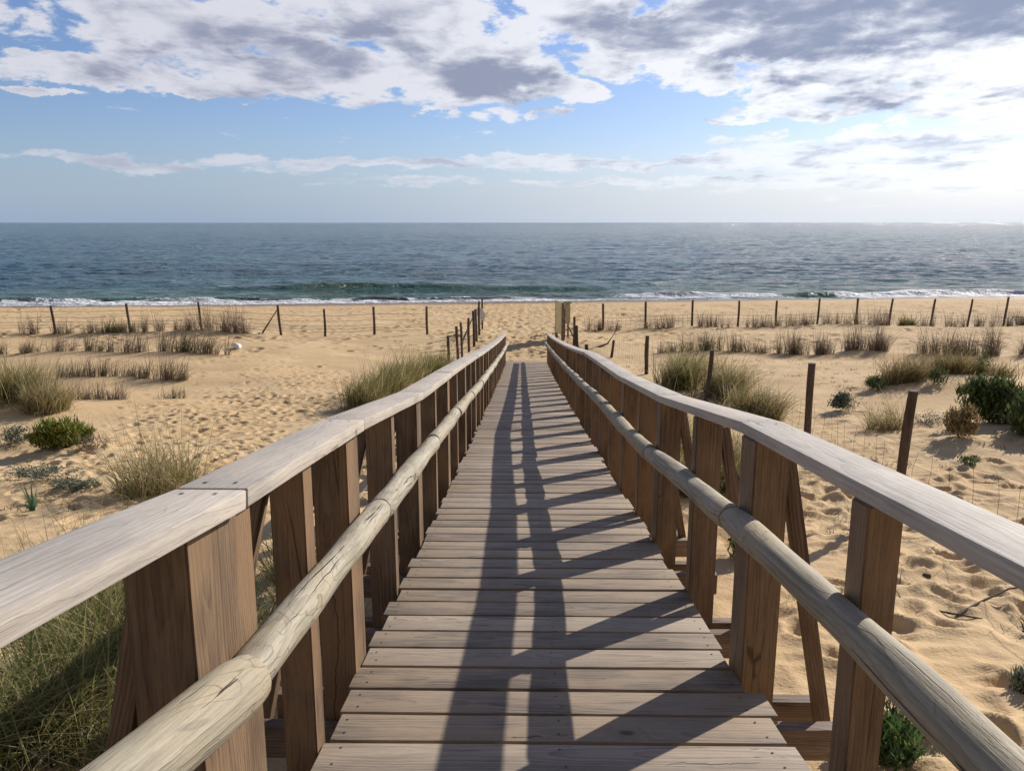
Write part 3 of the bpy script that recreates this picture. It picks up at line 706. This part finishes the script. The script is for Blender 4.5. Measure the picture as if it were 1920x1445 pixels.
# ------------------------------------------------------------------ grasses and shrubs, left side
grass('marram_grass', 'largest dark marram clump at the far left edge, tall and bushy', -11.7, 17.7, .95, .8, 1.15, 2600, pals=[('marram', .75), ('green', .25)], wid=.014, sub=4, wind=(.15, -.1))
grass('marram_grass', 'pale straw coloured marram clump in front of the big dark clump on the left', -10.55, 17.1, .45, .45, .95, 1100, 'blond', wid=.013, wind=(.25, -.1), pals=[('blond', .7), ('marram', .3)])
grass('marram_grass', 'sparse blond grass tuft standing just beyond the left rail joint', -4.35, 9.2, .55, .42, .95, 650, 'blond', wid=.008, bend=.9, seeds=26, pals=[('blond', .45), ('marram', .35), ('green', .2)], spread=.8, wind=(-.15, 0))
grass('marram_grass', 'small wispy grass tuft leaning beside the left rail, behind the blond tuft', -3.3, 10.6, .35, .5, .7, 130, 'blond', wid=.007, seeds=10)
grass('marram_grass', 'thin blond grass wisps beside the second board of the left rail', -2.6, 11.6, .55, .6, .55, 150, 'blond', wid=.007, seeds=8)
for i, (x, y, r, h, n, lab) in enumerate([
    (-3.75, 18.4, .62, .95, 1500, 'nearest clump of the dense olive marram band beside the left rail'),
    (-3.5, 20.4, .68, .95, 1400, 'second clump from the camera in the olive marram band beside the left rail'),
    (-3.35, 22.8, .75, .95, 1300, 'third clump from the camera in the olive marram band beside the left rail'),
    (-3.05, 25.4, .75, .9, 1000, 'farthest clump of the olive marram band, near the short fence posts')]):
    grass('marram_grass', lab, x, y, r, r * 1.35, h, n, wid=.015, pals=[('marram', .55), ('green', .35), ('blond', .1)], group='marram band beside the left rail', sub=3, seeds=14, wind=(.25, -.1))
grass('marram_grass', 'low dark grass tuft under the left rail, seen between the posts', -1.75, 6.6, .4, .6, .5, 380, 'marram', wid=.008, sub=2)
for i, (x, y, rx, ry, h, n, lab) in enumerate([
    (-2.15, 3.2, .45, .45, .72, 1500, 'big green grass mass in the bottom left corner below the rail'),
    (-2.35, 4.1, .5, .5, .80, 1700, 'tall green grass clump under the left cap board, behind the corner mass'),
    (-1.75, 3.9, .35, .4, .55, 900, 'shaded grass clump hugging the outside of the first left post'),
    (-2.9, 5.1, .5, .5, .62, 700, 'farther sunlit grass clump showing just below the left cap board'),
    (-1.65, 5.0, .45, .5, .50, 900, 'shaded grass clump seen between the first and second left posts'),
    (-1.55, 2.9, .3, .35, .42, 600, 'low dry grass clump at the foot of the nearest left brace')]):
    grass('marram_grass', lab, x, y, rx, ry, h * 1.12, int(n * .85), 'green', wid=.0078, bend=.95, pals=[('green', .36), ('marram', .38), ('blond', .26)], spread=.8, wind=(.15, 0), group='green grass below the left rail', sub=4, segs=5)
for i, (x, y, h, lab) in enumerate([(-4.05, 6.3, .5, 'lone curved straw stems rising behind the left cap board near the lily'), (-3.35, 5.6, .5, 'few thin straw stems at the far left just above the near cap board'), (-3.2, 6.6, .42, 'single green tipped stem beside the straw stems above the left cap board')]):
    grass('grass_stems', lab, x, y, .16, .12, h, 7, 'blond', wid=.010, bend=.5, cat='grass stems', wind=(-.4, 0), spread=.3)
shrub('green_bush', 'round bright yellow green bush on the left sand', -7.62, 12.75, .46, .38, .40, 4200, 'bright', .065, 1.3, 'bush')
grass('dry_grass', 'thin dry twigs rising behind the bright green bush', -7.7, 13.3, .7, .3, .55, 130, 'dead', wid=.006, cat='dry twigs', spread=.5)
shrub('dead_bush', 'grey twiggy plant clinging to the right of the bright green bush', -7.05, 12.5, .26, .22, .26, 420, 'dead', .05, .8, 'bush', stem=True)
shrub('grey_bush', 'low grey green bush left of the bright green bush', -8.75, 13.3, .38, .3, .30, 1300, 'greyg', .05, .7, 'bush')
shrub('creeping_plant', 'grey creeping plant behind the lily, left part of its mat', -6.55, 10.1, .38, .25, .17, 1200, 'greyg', .038, .5, 'plant', 'grey mats behind the lily')
shrub('creeping_plant', 'grey creeping plant behind the lily, middle part of its mat', -6.05, 9.75, .38, .24, .17, 1200, 'greyg', .038, .5, 'plant', 'grey mats behind the lily')
shrub('creeping_plant', 'grey creeping plant behind the lily, right lower part of its mat', -5.6, 9.35, .34, .22, .14, 1500, 'greyg', .040, .5, 'plant', 'grey mats behind the lily', 3)
# sea lily rosette
lx, ly = -5.62, 8.62; lz = gz(lx, ly); parts = []
for k in range(9):
    a = k * 2 * math.pi / 9 + .3; p = np.array([[.01 * math.cos(a), .01 * math.sin(a), -.02]])
    h = random.uniform(.30, .42) if k < 5 else .25
    V, F, C = blades(1, p, np.array([h]), .04, .35 if k < 5 else 1.0, 'lily', 7, (math.cos(a) * .8, math.sin(a) * .3), 1, .05); parts.append((V, F, C))
V, F, C = merge(parts); tag(mesh_obj('sea_lily', V, F, M['leaf'], loc=(lx, ly, lz), tint=C), 'sea lily with a fan of broad blue green leaves on bare sand', 'plant')

# ------------------------------------------------------------------ right side
grass('marram_grass', 'dark rear part of the big marram thicket behind the right rail', 3.75, 18.3, .75, .8, 1.05, 1600, pals=[('marram', .8), ('green', .2)], wid=.015, sub=4, group='marram thicket beside the right rail', wind=(.2, -.1))
grass('marram_grass', 'middle part of the big marram thicket behind the right rail', 4.15, 16.9, .7, .7, .88, 1250, pals=[('marram', .5), ('green', .1), ('blond', .2), ('brown', .2)], wid=.014, sub=4, group='marram thicket beside the right rail', wind=(.2, -.1))
grass('marram_grass', 'nearest golden green part of the big marram thicket behind the right rail', 4.35, 15.3, .62, .7, .82, 1150, pals=[('marram', .5), ('green', .05), ('brown', .15), ('blond', .3)], wid=.012, sub=3, group='marram thicket beside the right rail', wind=(.3, -.1))
grass('marram_grass', 'olive grass clump seen through the gap under the right cap board', 2.35, 9.2, .62, .75, .80, 2000, pals=[('marram', .5), ('green', .4), ('blond', .1)], wid=.008, sub=3, wind=(.1, 0))
grass('marram_grass', 'sparse shaded grass behind the olive clump under the right cap board', 2.3, 11.6, .6, .9, .75, 1200, wid=.009, sub=3)
grass('marram_grass', 'dark grass low down between the far posts of the right railing', 2.2, 14.0, .6, 1.0, .75, 1000, wid=.010, sub=3)
for i, (x, y, rx, h, lab) in enumerate([(8.9, 18.6, .75, .7, 'leftmost brown marram clump on the dune crest left of the big green shrub'), (10.1, 19.3, .85, .85, 'middle brown marram clump on the dune crest, tallest of the brown ones'),
                                      (11.4, 19.4, .75, .65, 'rightmost brown marram clump behind the big green shrub')]):
    grass('marram_grass', lab, x, y, rx, .5, h, 950, pals=[('brown', .6), ('marram', .4)], wid=.015, sub=3, group='brown clumps on the dune crest', wind=(.1, -.1))
shrub('dark_bush', 'small dark green bush among the brown marram on the dune crest', 9.35, 17.9, .28, .25, .32, 900, 'shrub', .05, 1.0, 'bush')
shrub('dark_bush', 'small dark tuft on top of the brown marram on the dune crest', 10.95, 18.9, .22, .2, .62, 500, 'shrub', .05, 1.2, 'bush')
shrub('green_shrub', 'large feathery green shrub near the right edge, rear lobe', 7.75, 12.9, .50, .45, .66, 7500, 'shrub', .075, 1.4, 'shrub', 'large green shrub by the right edge', 6)
shrub('green_shrub', 'large feathery green shrub near the right edge, front lobe reaching the frame', 7.75, 11.9, .52, .45, .50, 7000, 'shrub', .075, 1.4, 'shrub', 'large green shrub by the right edge', 6)
shrub('dead_bush', 'grey dead twigs on the sand left of the large green shrub', 6.9, 13.3, .5, .35, .18, 700, 'dead', .05, .5, 'bush')
shrub('brown_bush', 'dark russet bush in front of the large green shrub', 6.52, 11.6, .24, .22, .42, 1700, 'brown', .05, 1.3, 'bush')
shrub('green_sprig', 'tiny bright green sprig alone on the sand at the right', 5.95, 10.35, .13, .12, .14, 420, 'fresh', .035, 1.0, 'plant')
shrub('green_bush', 'small green bush casting a shadow, between two right fence posts', 6.28, 15.2, .34, .26, .34, 1500, 'greyg', .05, 1.0, 'bush')
shrub('green_bush', 'small dark bush farther back, left of the brown marram crest', 8.0, 17.9, .38, .26, .30, 1200, 'shrub', .05, 1.0, 'bush')
grass('dry_grass', 'dry blond grass tuft left of the nearest right fence post', 6.15, 13.2, .35, .3, .62, 330, 'blond', wid=.010, cat='dry grass')
shrub('green_plant', 'leafy green plant framed by the brace under the right rail', 1.86, 6.4, .20, .2, .28, 1500, 'fresh', .05, 1.2, 'plant')
shrub('green_plant', 'leafy bright green plant in the bottom right between post and handrail', 1.66, 3.25, .20, .2, .19, 2400, 'fresh', .034, 1.3, 'plant')
shrub('grey_plant', 'pale grey green herb beside the bright green plant at the bottom right', 1.9, 3.55, .2, .18, .2, 1300, 'greyg', .030, 1.4, 'plant', None, 2)
for i, (x, y, lab) in enumerate([(2.75, 3.95, 'low grey herb on the sand above the near right handrail'), (3.2, 3.75, 'low grey herb at the right frame edge above the near handrail')]):
    shrub('grey_plant', lab, x, y, .17, .14, .11, 700, 'greyg', .034, 1.5, 'plant', 'grey herbs on the near right sand', 1)
grass('dry_grass', 'small olive tuft on the sand outside the second right post', 2.75, 8.0, .22, .2, .22, 170, 'marram', wid=.006, cat='dry grass')
grass('dry_grass', 'thin dry tuft on trampled sand seen through the right rail posts', 2.0, 5.2, .22, .2, .2, 60, 'marram', wid=.005, cat='dry grass')

# ------------------------------------------------------------------ reed rows
ORD = ['first', 'second', 'third', 'fourth', 'fifth', 'sixth', 'seventh', 'eighth', 'ninth', 'tenth', 'eleventh', 'twelfth', 'thirteenth', 'fourteenth', 'fifteenth', 'sixteenth', 'seventeenth', 'eighteenth', 'nineteenth', 'twentieth']
def row(xs, yf, hs, where, group, w=.6, n=26, lean=-.1, greens=(), wid=.02):
    for i, x in enumerate(xs):
        h = hs if np.isscalar(hs) else hs[i]
        reeds(x, yf(x), w if np.isscalar(w) else w[i], .22, h, n, '%s reed clump from the left in %s' % (ORD[i], where), group, 'reedg' if i in greens else 'reed', lean, wid, 30 if i in greens else 0)
row([-22.7, -21.2, -19.9, -18.9, -17.9, -17.0, -15.6, -14.9, -14.1, -13.4, -12.8], lambda x: 36.35 + .03 * (x + 18), [.95, .75, .8, .95, .8, 1.1, .8, 1.2, 1.2, 1.25, 1.1], 'the row along the far left fence', 'reeds along the far left fence', .75, 30, -.05, (1, 3, 4))
row([-19.6, -18.3, -17.0, -15.8, -14.7, -13.7, -12.8, -12.0, -11.4], lambda x: 29.0, [.6, .7, .8, .95, .8, .9, 1.0, 1.0, 1.0], 'the second row on the left', 'second reed row on the left', .75, 34, .35, (0, 3, 6, 7))
row([-13.6, -13.0, -12.2, -11.5, -10.9, -10.3], lambda x: 23.1, [.65, .6, .7, .6, .75, .7], 'the third row on the left', 'third reed row on the left', .5, 34, .4, (2, 3, 5), wid=.017)
row([-10.9, -10.55, -10.05], lambda x: 19.05, [.55, .5, .5], 'the nearest reed row, behind the pale marram', 'nearest reed row on the left', .42, 26, .1, (), .014)
reeds(-8.9, 19.7, .5, .2, .36, 22, 'low green and brown sprigs right of the nearest left reed row', None, 'reedg', .1, .012, 18)
row([3.4, 4.3, 6.4, 7.3, 8.9, 9.9, 11.6, 12.2, 13.5, 14.3, 15.3, 16.0, 17.2, 18.0, 20.0, 21.6, 23.2, 24.2, 25.6], lambda x: 38.6 + .09 * (x - 3) + .2, [.85, .6, .75, .8, .8, .6, .7, .7, .85, .8, .85, .8, .8, .9, .8, .95, .9, 1.0, 1.1], 'the row along the far right fence', 'reeds along the far right fence', .85, 26, -.05)
row([5.2, 5.9, 6.7, 7.6, 8.4, 9.3, 9.8], lambda x: 28.2, [.6, .75, .9, .7, .6, .9, 1.0], 'the second reed row beyond the right rail', 'second reed row on the right', .55, 34, -.1, (2,))
reeds(10.65, 28.2, .55, .25, .8, 55, 'narrow pointed reed bundle standing alone, between the row and the broad bundle', 'reed bundles on the right', 'reed', 0, .022)
reeds(12.25, 28.5, 1.05, .3, .95, 110, 'broad fan shaped reed bundle on its own hummock', 'reed bundles on the right', 'reed', .1, .022, 20)
row([14.5, 15.3, 16.0, 16.7], lambda x: 28.5, [1.0, .85, .85, 1.0], 'the short reed row right of the broad bundle', 'short reed row on the right', .5, 40, -.05)
reeds(17.9, 28.5, .35, .25, .95, 24, 'thin upright reeds near the right frame edge', None, 'reed', 0, .022)
grass('marram_grass', 'small round marram tuft by the far right fence', 19.4, 40.6, .45, .35, .85, 260, wid=.03, pals=[('marram', .6), ('green', .4)])
grass('marram_grass', 'small marram tuft by the far right fence at the frame edge', 26.2, 42.0, .45, .35, .9, 240, wid=.03, pals=[('marram', .6), ('green', .4)])
grass('marram_grass', 'small green marram tuft left of the second post of the far left fence', -18.7, 36.4, .3, .3, .75, 200, wid=.028, pals=[('marram', .4), ('green', .6)])

# low weeds scattered over the right-hand dune and a few on the left: nobody could count them
def scatter(name, label, boxes, hgt, pal, wid, per=9, up=.8, spread=1.0, cut=-.05):
    parts = []
    for (x0, x1, y0, y1, n) in boxes:
        X = rng.uniform(x0, x1, n); Y = rng.uniform(y0, y1, n)
        keep = vn(X / 1.3, Y / .9, 301) > cut; X, Y = X[keep], Y[keep]
        X = np.repeat(X, per) + rng.normal(0, .07, len(X) * per); Y = np.repeat(Y, per) + rng.normal(0, .05, len(Y) * per)
        parts.append(blades(len(X), np.stack([X, Y, ground(X, Y) - .01], -1), hgt, wid, .6, pal, 2, (0, 0), up, spread))
    V, F, C = merge(parts)
    return tag(mesh_obj(name, V, F, M['leaf'], tint=C), label, 'weeds', kind='stuff')
scatter('sparse_weeds', 'sparse dry weeds dotted over the dunes', [(2.5, 20, 20, 27.5, 330), (3, 14, 12, 20, 160), (2.5, 9, 5.5, 12, 150), (-9.5, -5, 17, 27, 60), (-9, -4.5, 8, 14, 70), (2, 4.2, 2.5, 6, 60), (4, 20, 29.5, 36, 50)], .16, 'dead', .008)
scatter('green_weeds', 'small grey green weeds dotted over the dunes', [(3, 20, 20, 27.5, 90), (3, 12, 9, 20, 70), (-9, -4.5, 9, 24, 40), (2, 4, 2.6, 6, 40)], .10, 'greyg', .010)

scatter('plant_litter', 'bits of dark dead stem and leaf lying on the sand', [(1.8, 6, 2.4, 8, 330), (2, 9, 8, 14, 260), (-7.5, -4, 7.5, 13, 110), (-9, -3, 13, 22, 90), (4, 14, 14, 26, 260)], .10, 'dead', .009, 4, .06, 2.6, -.2)

# ------------------------------------------------------------------ twigs, litter, stones near right
def stick(label, pts, r, mat='stake', name='driftwood_stick', cat='stick', parent=None):
    bm = bmesh.new(); prev = None; base = Vector(pts[0])
    for i, p in enumerate(pts):
        p = Vector(p) - base; rr = r * (1 - .6 * i / (len(pts) - 1)); q = (Vector(pts[min(i + 1, len(pts) - 1)]) - Vector(pts[max(i - 1, 0)])).normalized()
        a = q.orthogonal().normalized(); b = q.cross(a)
        ring = [bm.verts.new(p + rr * (a * math.cos(t) + b * math.sin(t))) for t in [k * math.pi / 3 for k in range(6)]]
        if prev:
            for k in range(6): bm.faces.new((prev[k], prev[(k + 1) % 6], ring[(k + 1) % 6], ring[k]))
        prev = ring
    bmesh.ops.recalc_face_normals(bm, faces=bm.faces)
    o = bm_obj(name, bm, M[mat]); o.location = base
    return tag(o, label, cat) if parent is None else o
def on(x, y, h=.01): return (x, y, gz(x, y) + h)
stick('curved grey stick lying on the near right sand, its end raised', [on(3.0, 5.15), on(3.25, 5.3, .06), on(3.5, 5.4, .13), on(3.8, 5.45, .15)], .011)
stick('thin dark twig lying in the near right sand left of the curved stick', [on(2.8, 5.3), on(2.95, 5.15, .02), on(3.15, 5.1)], .012)
stick('long thin twig on the sand at the right frame edge', [on(3.3, 4.9), on(3.6, 4.95, .03), on(3.9, 4.7)], .008)
stick('branched driftwood piece on the sand beyond the right rail end', [on(2.9, 31.0), on(3.3, 31.2, .12), on(3.65, 31.6, .55)], .05)
# bits of litter on the sand
def pebble(name, label, x, y, s, mat, cat, squash=.6, seed=0):
    bm = bmesh.new(); bmesh.ops.create_icosphere(bm, subdivisions=3, radius=s)
    rr = random.Random(seed)
    for v in bm.verts:
        k = 1 + .25 * math.sin(v.co.x / s * 3 + seed) * math.cos(v.co.y / s * 4 + seed * 2) + rr.uniform(-.06, .06)
        v.co *= k; v.co.z *= squash
    o = bm_obj(name, bm, mat); o.location = (x, y, gz(x, y) + s * squash * .55); return tag(o, label, cat)
M['white'] = plain('white_plastic', (.75, .76, .78), .4, 0, 15, .08)
pebble('plastic_bag', 'crumpled white plastic litter on the left sand beyond the reed rows', -11.35, 31.2, .17, M['white'], 'litter', .7, 3)
pebble('shell', 'tiny white shell on the near right sand', 3.15, 5.75, .014, M['white'], 'shell', .6, 5)
pebble('debris_clump', 'dark clump of dry seaweed above the white shell', 3.2, 5.95, .030, M['stake'], 'debris', .5, 7)

# ------------------------------------------------------------------ fences
def stake_bm(h, r, lean=(0, 0), nr=9, seed=0):
    bm = bmesh.new(); rr = random.Random(seed); rings = []; ph = [rr.uniform(0, 6.28) for _ in range(4)]
    for i in range(9):
        t = i / 8; z = -.3 + (h + .3) * t; q = r * (1.05 - .12 * t) * (1 + .05 * math.sin(t * 9 + ph[0]))
        cx = lean[0] * t + .008 * math.sin(t * 6 + ph[1]); cy = lean[1] * t + .008 * math.sin(t * 5 + ph[2])
        rings.append([bm.verts.new((cx + q * (1 + .08 * math.sin(2 * a + ph[3])) * math.cos(a), cy + q * math.sin(a), z)) for a in [2 * math.pi * k / nr for k in range(nr)]])
    for a, b in zip(rings, rings[1:]):
        for k in range(nr): bm.faces.new((a[k], a[(k + 1) % nr], b[(k + 1) % nr], b[k]))
    bm.faces.new(rings[-1]); bmesh.ops.recalc_face_normals(bm, faces=bm.faces)
    return bm
def tube_path(V, F, pts, r, nr=3):
    o = len(V); n = len(pts)
    for i, p in enumerate(pts):
        a = Vector(pts[max(i - 1, 0)]); b = Vector(pts[min(i + 1, n - 1)]); q = (b - a).normalized(); u = q.orthogonal().normalized(); v = q.cross(u)
        for k in range(nr):
            t = 2 * math.pi * k / nr; V.append(tuple(Vector(p) + r * (u * math.cos(t) + v * math.sin(t))))
    for i in range(n - 1):
        for k in range(nr): F.append((o + i * nr + k, o + i * nr + (k + 1) % nr, o + (i + 1) * nr + (k + 1) % nr, o + (i + 1) * nr + k))
def fence(label, posts, wires, r_wire, r_post=.045, mesh_step=None, name='wire_fence', braces=()):
    x0, y0 = posts[0][:2]; root = empty(name, (x0, y0, gz(x0, y0))); tag(root, label, 'fence')
    tops = []
    for i, p in enumerate(posts):
        x, y, h = p[:3]; lean = p[3] if len(p) > 3 else (0, 0); rp = p[4] if len(p) > 4 else r_post
        o = bm_obj('post', stake_bm(h, rp, lean, seed=i), M['stake']); o.location = (x, y, gz(x, y)); child(o, root); tops.append((x, y, gz(x, y), lean, h))
    for (a, b, r) in braces:
        o = stick(None, [a, tuple((Vector(a) + Vector(b)) / 2), b], r, parent=root); o.name = 'brace'; child(o, root)
    V, F = [], []
    for hw in wires:
        for (a, b) in zip(tops, tops[1:]):
            pts = []
            for k in range(7):
                t = k / 6; x = a[0] + (b[0] - a[0]) * t; y = a[1] + (b[1] - a[1]) * t
                zb = a[2] + (b[2] - a[2]) * t; f1 = hw / a[4]
                pts.append((x + a[3][0] * f1 * (1 - t) + b[3][0] * f1 * t, y, zb + hw - .05 * math.sin(math.pi * t) * random.uniform(.3, 1.2) + random.uniform(-.008, .008)))
            tube_path(V, F, pts, r_wire)
    if mesh_step:
        lo, hi = min(wires), max(wires)
        for (a, b) in zip(tops, tops[1:]):
            L = math.hypot(b[0] - a[0], b[1] - a[1]); n = int(L / mesh_step)
            for k in range(1, n):
                t = (k + random.uniform(-.15, .15)) / n; x = a[0] + (b[0] - a[0]) * t; y = a[1] + (b[1] - a[1]) * t; zb = a[2] + (b[2] - a[2]) * t
                pts = [(x + random.uniform(-.02, .02), y + random.uniform(-.02, .02), zb + lo + (hi - lo) * q / 4 - .03) for q in range(5)]
                tube_path(V, F, pts, r_wire * .8)
    child(mesh_obj('wire', V, F, M['wire']), root)
    return root
fence('far left wire fence of leaning stakes along the beach edge', [(-25.2, 36.4, 1.2, (-.1, 0)), (-21.62, 36.4, 1.25, (-.09, 0)), (-18.17, 36.45, 1.3, (-.06, 0)), (-14.84, 36.5, 1.3, (-.10, 0)), (-11.4, 37.2, 1.42, (-.1, 0)),
    (-9.3, 37.1, 1.3, (0, 0)), (-6.93, 36.8, 1.3, (0, 0)), (-4.48, 36.8, 1.3, (0, 0))], [.22, .36, .5, .72, .98], .008, .055, braces=[((-12.3, 37.2, gz(-12.3, 37.2)), (-11.5, 37.2, gz(-11.5, 37.2) + 1.25), .05)])
fence('far right wire fence of stakes running along the beach edge', [(3.87, 39.0, 1.3), (6.0, 39.4, 1.3), (8.4, 39.9, 1.3), (10.7, 39.9, 1.3), (12.7, 40.35, 1.3), (14.8, 40.4, 1.35, (.05, 0)), (16.8, 40.6, 1.35, (.05, 0)),
    (18.6, 40.9, 1.4, (.12, 0)), (20.8, 41.1, 1.4, (.16, 0)), (22.6, 40.9, 1.4, (.12, 0)), (24.6, 41.2, 1.5, (.1, 0)), (27.0, 41.6, 1.4, (.1, 0))], [.1, .2, .3, .42, .6], .008, .055, mesh_step=.24)
fence('wire mesh fence of dark stakes parallel to the right railing', [(3.9, 5.0, 1.3, (.05, 0)), (3.74, 7.75, 1.38, (.10, 0)), (3.86, 10.6, 1.37, (0, 0), .05), (3.75, 16.2, 1.12, (.1, 0)), (3.42, 22.0, 1.07, (0, 0), .055), (2.95, 27.0, .6, (.12, 0), .05), (2.4, 30.2, .3, (0, 0), .07), (2.12, 31.2, .98, (-.06, 0), .07)],
      [.12, .3, .48, .66, .85], .0022, .047, mesh_step=.28)
fence('short fence by the yellow board with two stakes and a slanting brace', [(2.02, 32.0, 1.25, (.02, 0)), (1.72, 34.2, 1.35, (.03, 0)), (1.55, 36.6, 1.2, (.05, 0))], [.3, .7, 1.0], .006, .05,
      braces=[((2.2, 31.4, gz(2.2, 31.4) + .05), (1.72, 34.1, gz(1.72, 34.1) + 1.0), .05)])
fence('staggered row of dark stakes leading to the end of the left railing', [(-2.6, 25.2, .5, (0, 0), .07), (-2.62, 27.5, 1.0), (-2.35, 28.3, 1.25, (-.04, 0)), (-2.27, 29.4, 1.3, (-.06, 0)), (-2.15, 31.0, 1.35), (-2.03, 32.6, 1.5, (-.03, 0), .06), (-2.03, 34.2, 1.4, (-.03, 0)), (-2.02, 36.0, 1.55), (-2.02, 38.6, 1.55, (.02, 0))],
      [.3, .6, .9], .006, .05, braces=[((-2.45, 31.6, gz(-2.45, 31.6) + .35), (-2.05, 32.6, gz(-2.05, 32.6) + 1.3), .04)])
# white notice on the stakes
nb = empty('notice_sign', (-1.95, 36.6, gz(-1.95, 36.6) + .9)); tag(nb, 'small white notice hanging on the far stakes left of the boardwalk end', 'sign')
V = [(-.20, 0, .34), (-.20, 0, -.02), (-.03, 0, -.22), (.12, 0, -.32), (.20, 0, .02), (.05, 0, .30)]
b = bmesh.new(); vs = [b.verts.new(v) for v in V]; f = b.faces.new(vs); r = bmesh.ops.extrude_face_region(b, geom=[f]); bmesh.ops.translate(b, vec=(0, .02, 0), verts=[v for v in r['geom'] if isinstance(v, bmesh.types.BMVert)]); bmesh.ops.recalc_face_normals(b, faces=b.faces)
M['paper'] = plain('faded_white_board', (.62, .62, .64), .6)
o = bm_obj('board', b, M['paper'], smooth=False); o.parent = nb

# ------------------------------------------------------------------ yellow information board on two posts and bin behind
ib = empty('information_board', (1.5, 34.0, gz(1.5, 34.0))); tag(ib, 'tall yellowish board on two wooden posts at the boardwalk end', 'board')
M['yboard'] = plain('faded_yellow_board', (.74, .64, .33), .5, 0, 4, .10)
M['pale'] = plain('pale_edge', (.62, .60, .50), .6)
def cube(name, c, s, mat, parent, bev=.01):
    bm = bmesh.new(); bmesh.ops.create_cube(bm, size=1)
    for v in bm.verts: v.co = Vector((v.co.x * s[0], v.co.y * s[1], v.co.z * s[2]))
    bmesh.ops.bevel(bm, geom=list(bm.edges), offset=bev, segments=2, affect='EDGES')
    o = bm_obj(name, bm, mat); o.location = c; o.parent = parent; return o
a = R(-76)
yb = cube('board', (.0, 0, 1.0), (1.0, .05, 1.35), M['yboard'], ib); yb.rotation_euler = (0, 0, a)
tc = cube('top_cap', (.0, 0, 1.70), (1.04, .10, .04), M['pale'], ib); tc.rotation_euler = (0, 0, a)
for sgn in (-1, 1):
    p = cube('post', (sgn * .46 * math.cos(a) + .035, sgn * .46 * math.sin(a), .68), (.12, .12, 1.96), M['beam'], ib)
bn = empty('litter_bin', (1.95, 35.0, gz(1.95, 35.0))); tag(bn, 'grey green litter bin with a rounded lid behind the yellow board', 'bin')
M['bin'] = plain('grey_green_plastic', (.33, .31, .22), .5); M['lid'] = plain('mossy_lid', (.26, .29, .16), .6)
cube('body', (-.04, 0, 1.1), (.24, .26, .85), M['bin'], bn, .03)
cube('lid', (-.08, -.05, 1.60), (.46, .42, .10), M['lid'], bn, .04)
cube('post', (0, .05, .3), (.08, .08, 1.0), M['beam'], bn)
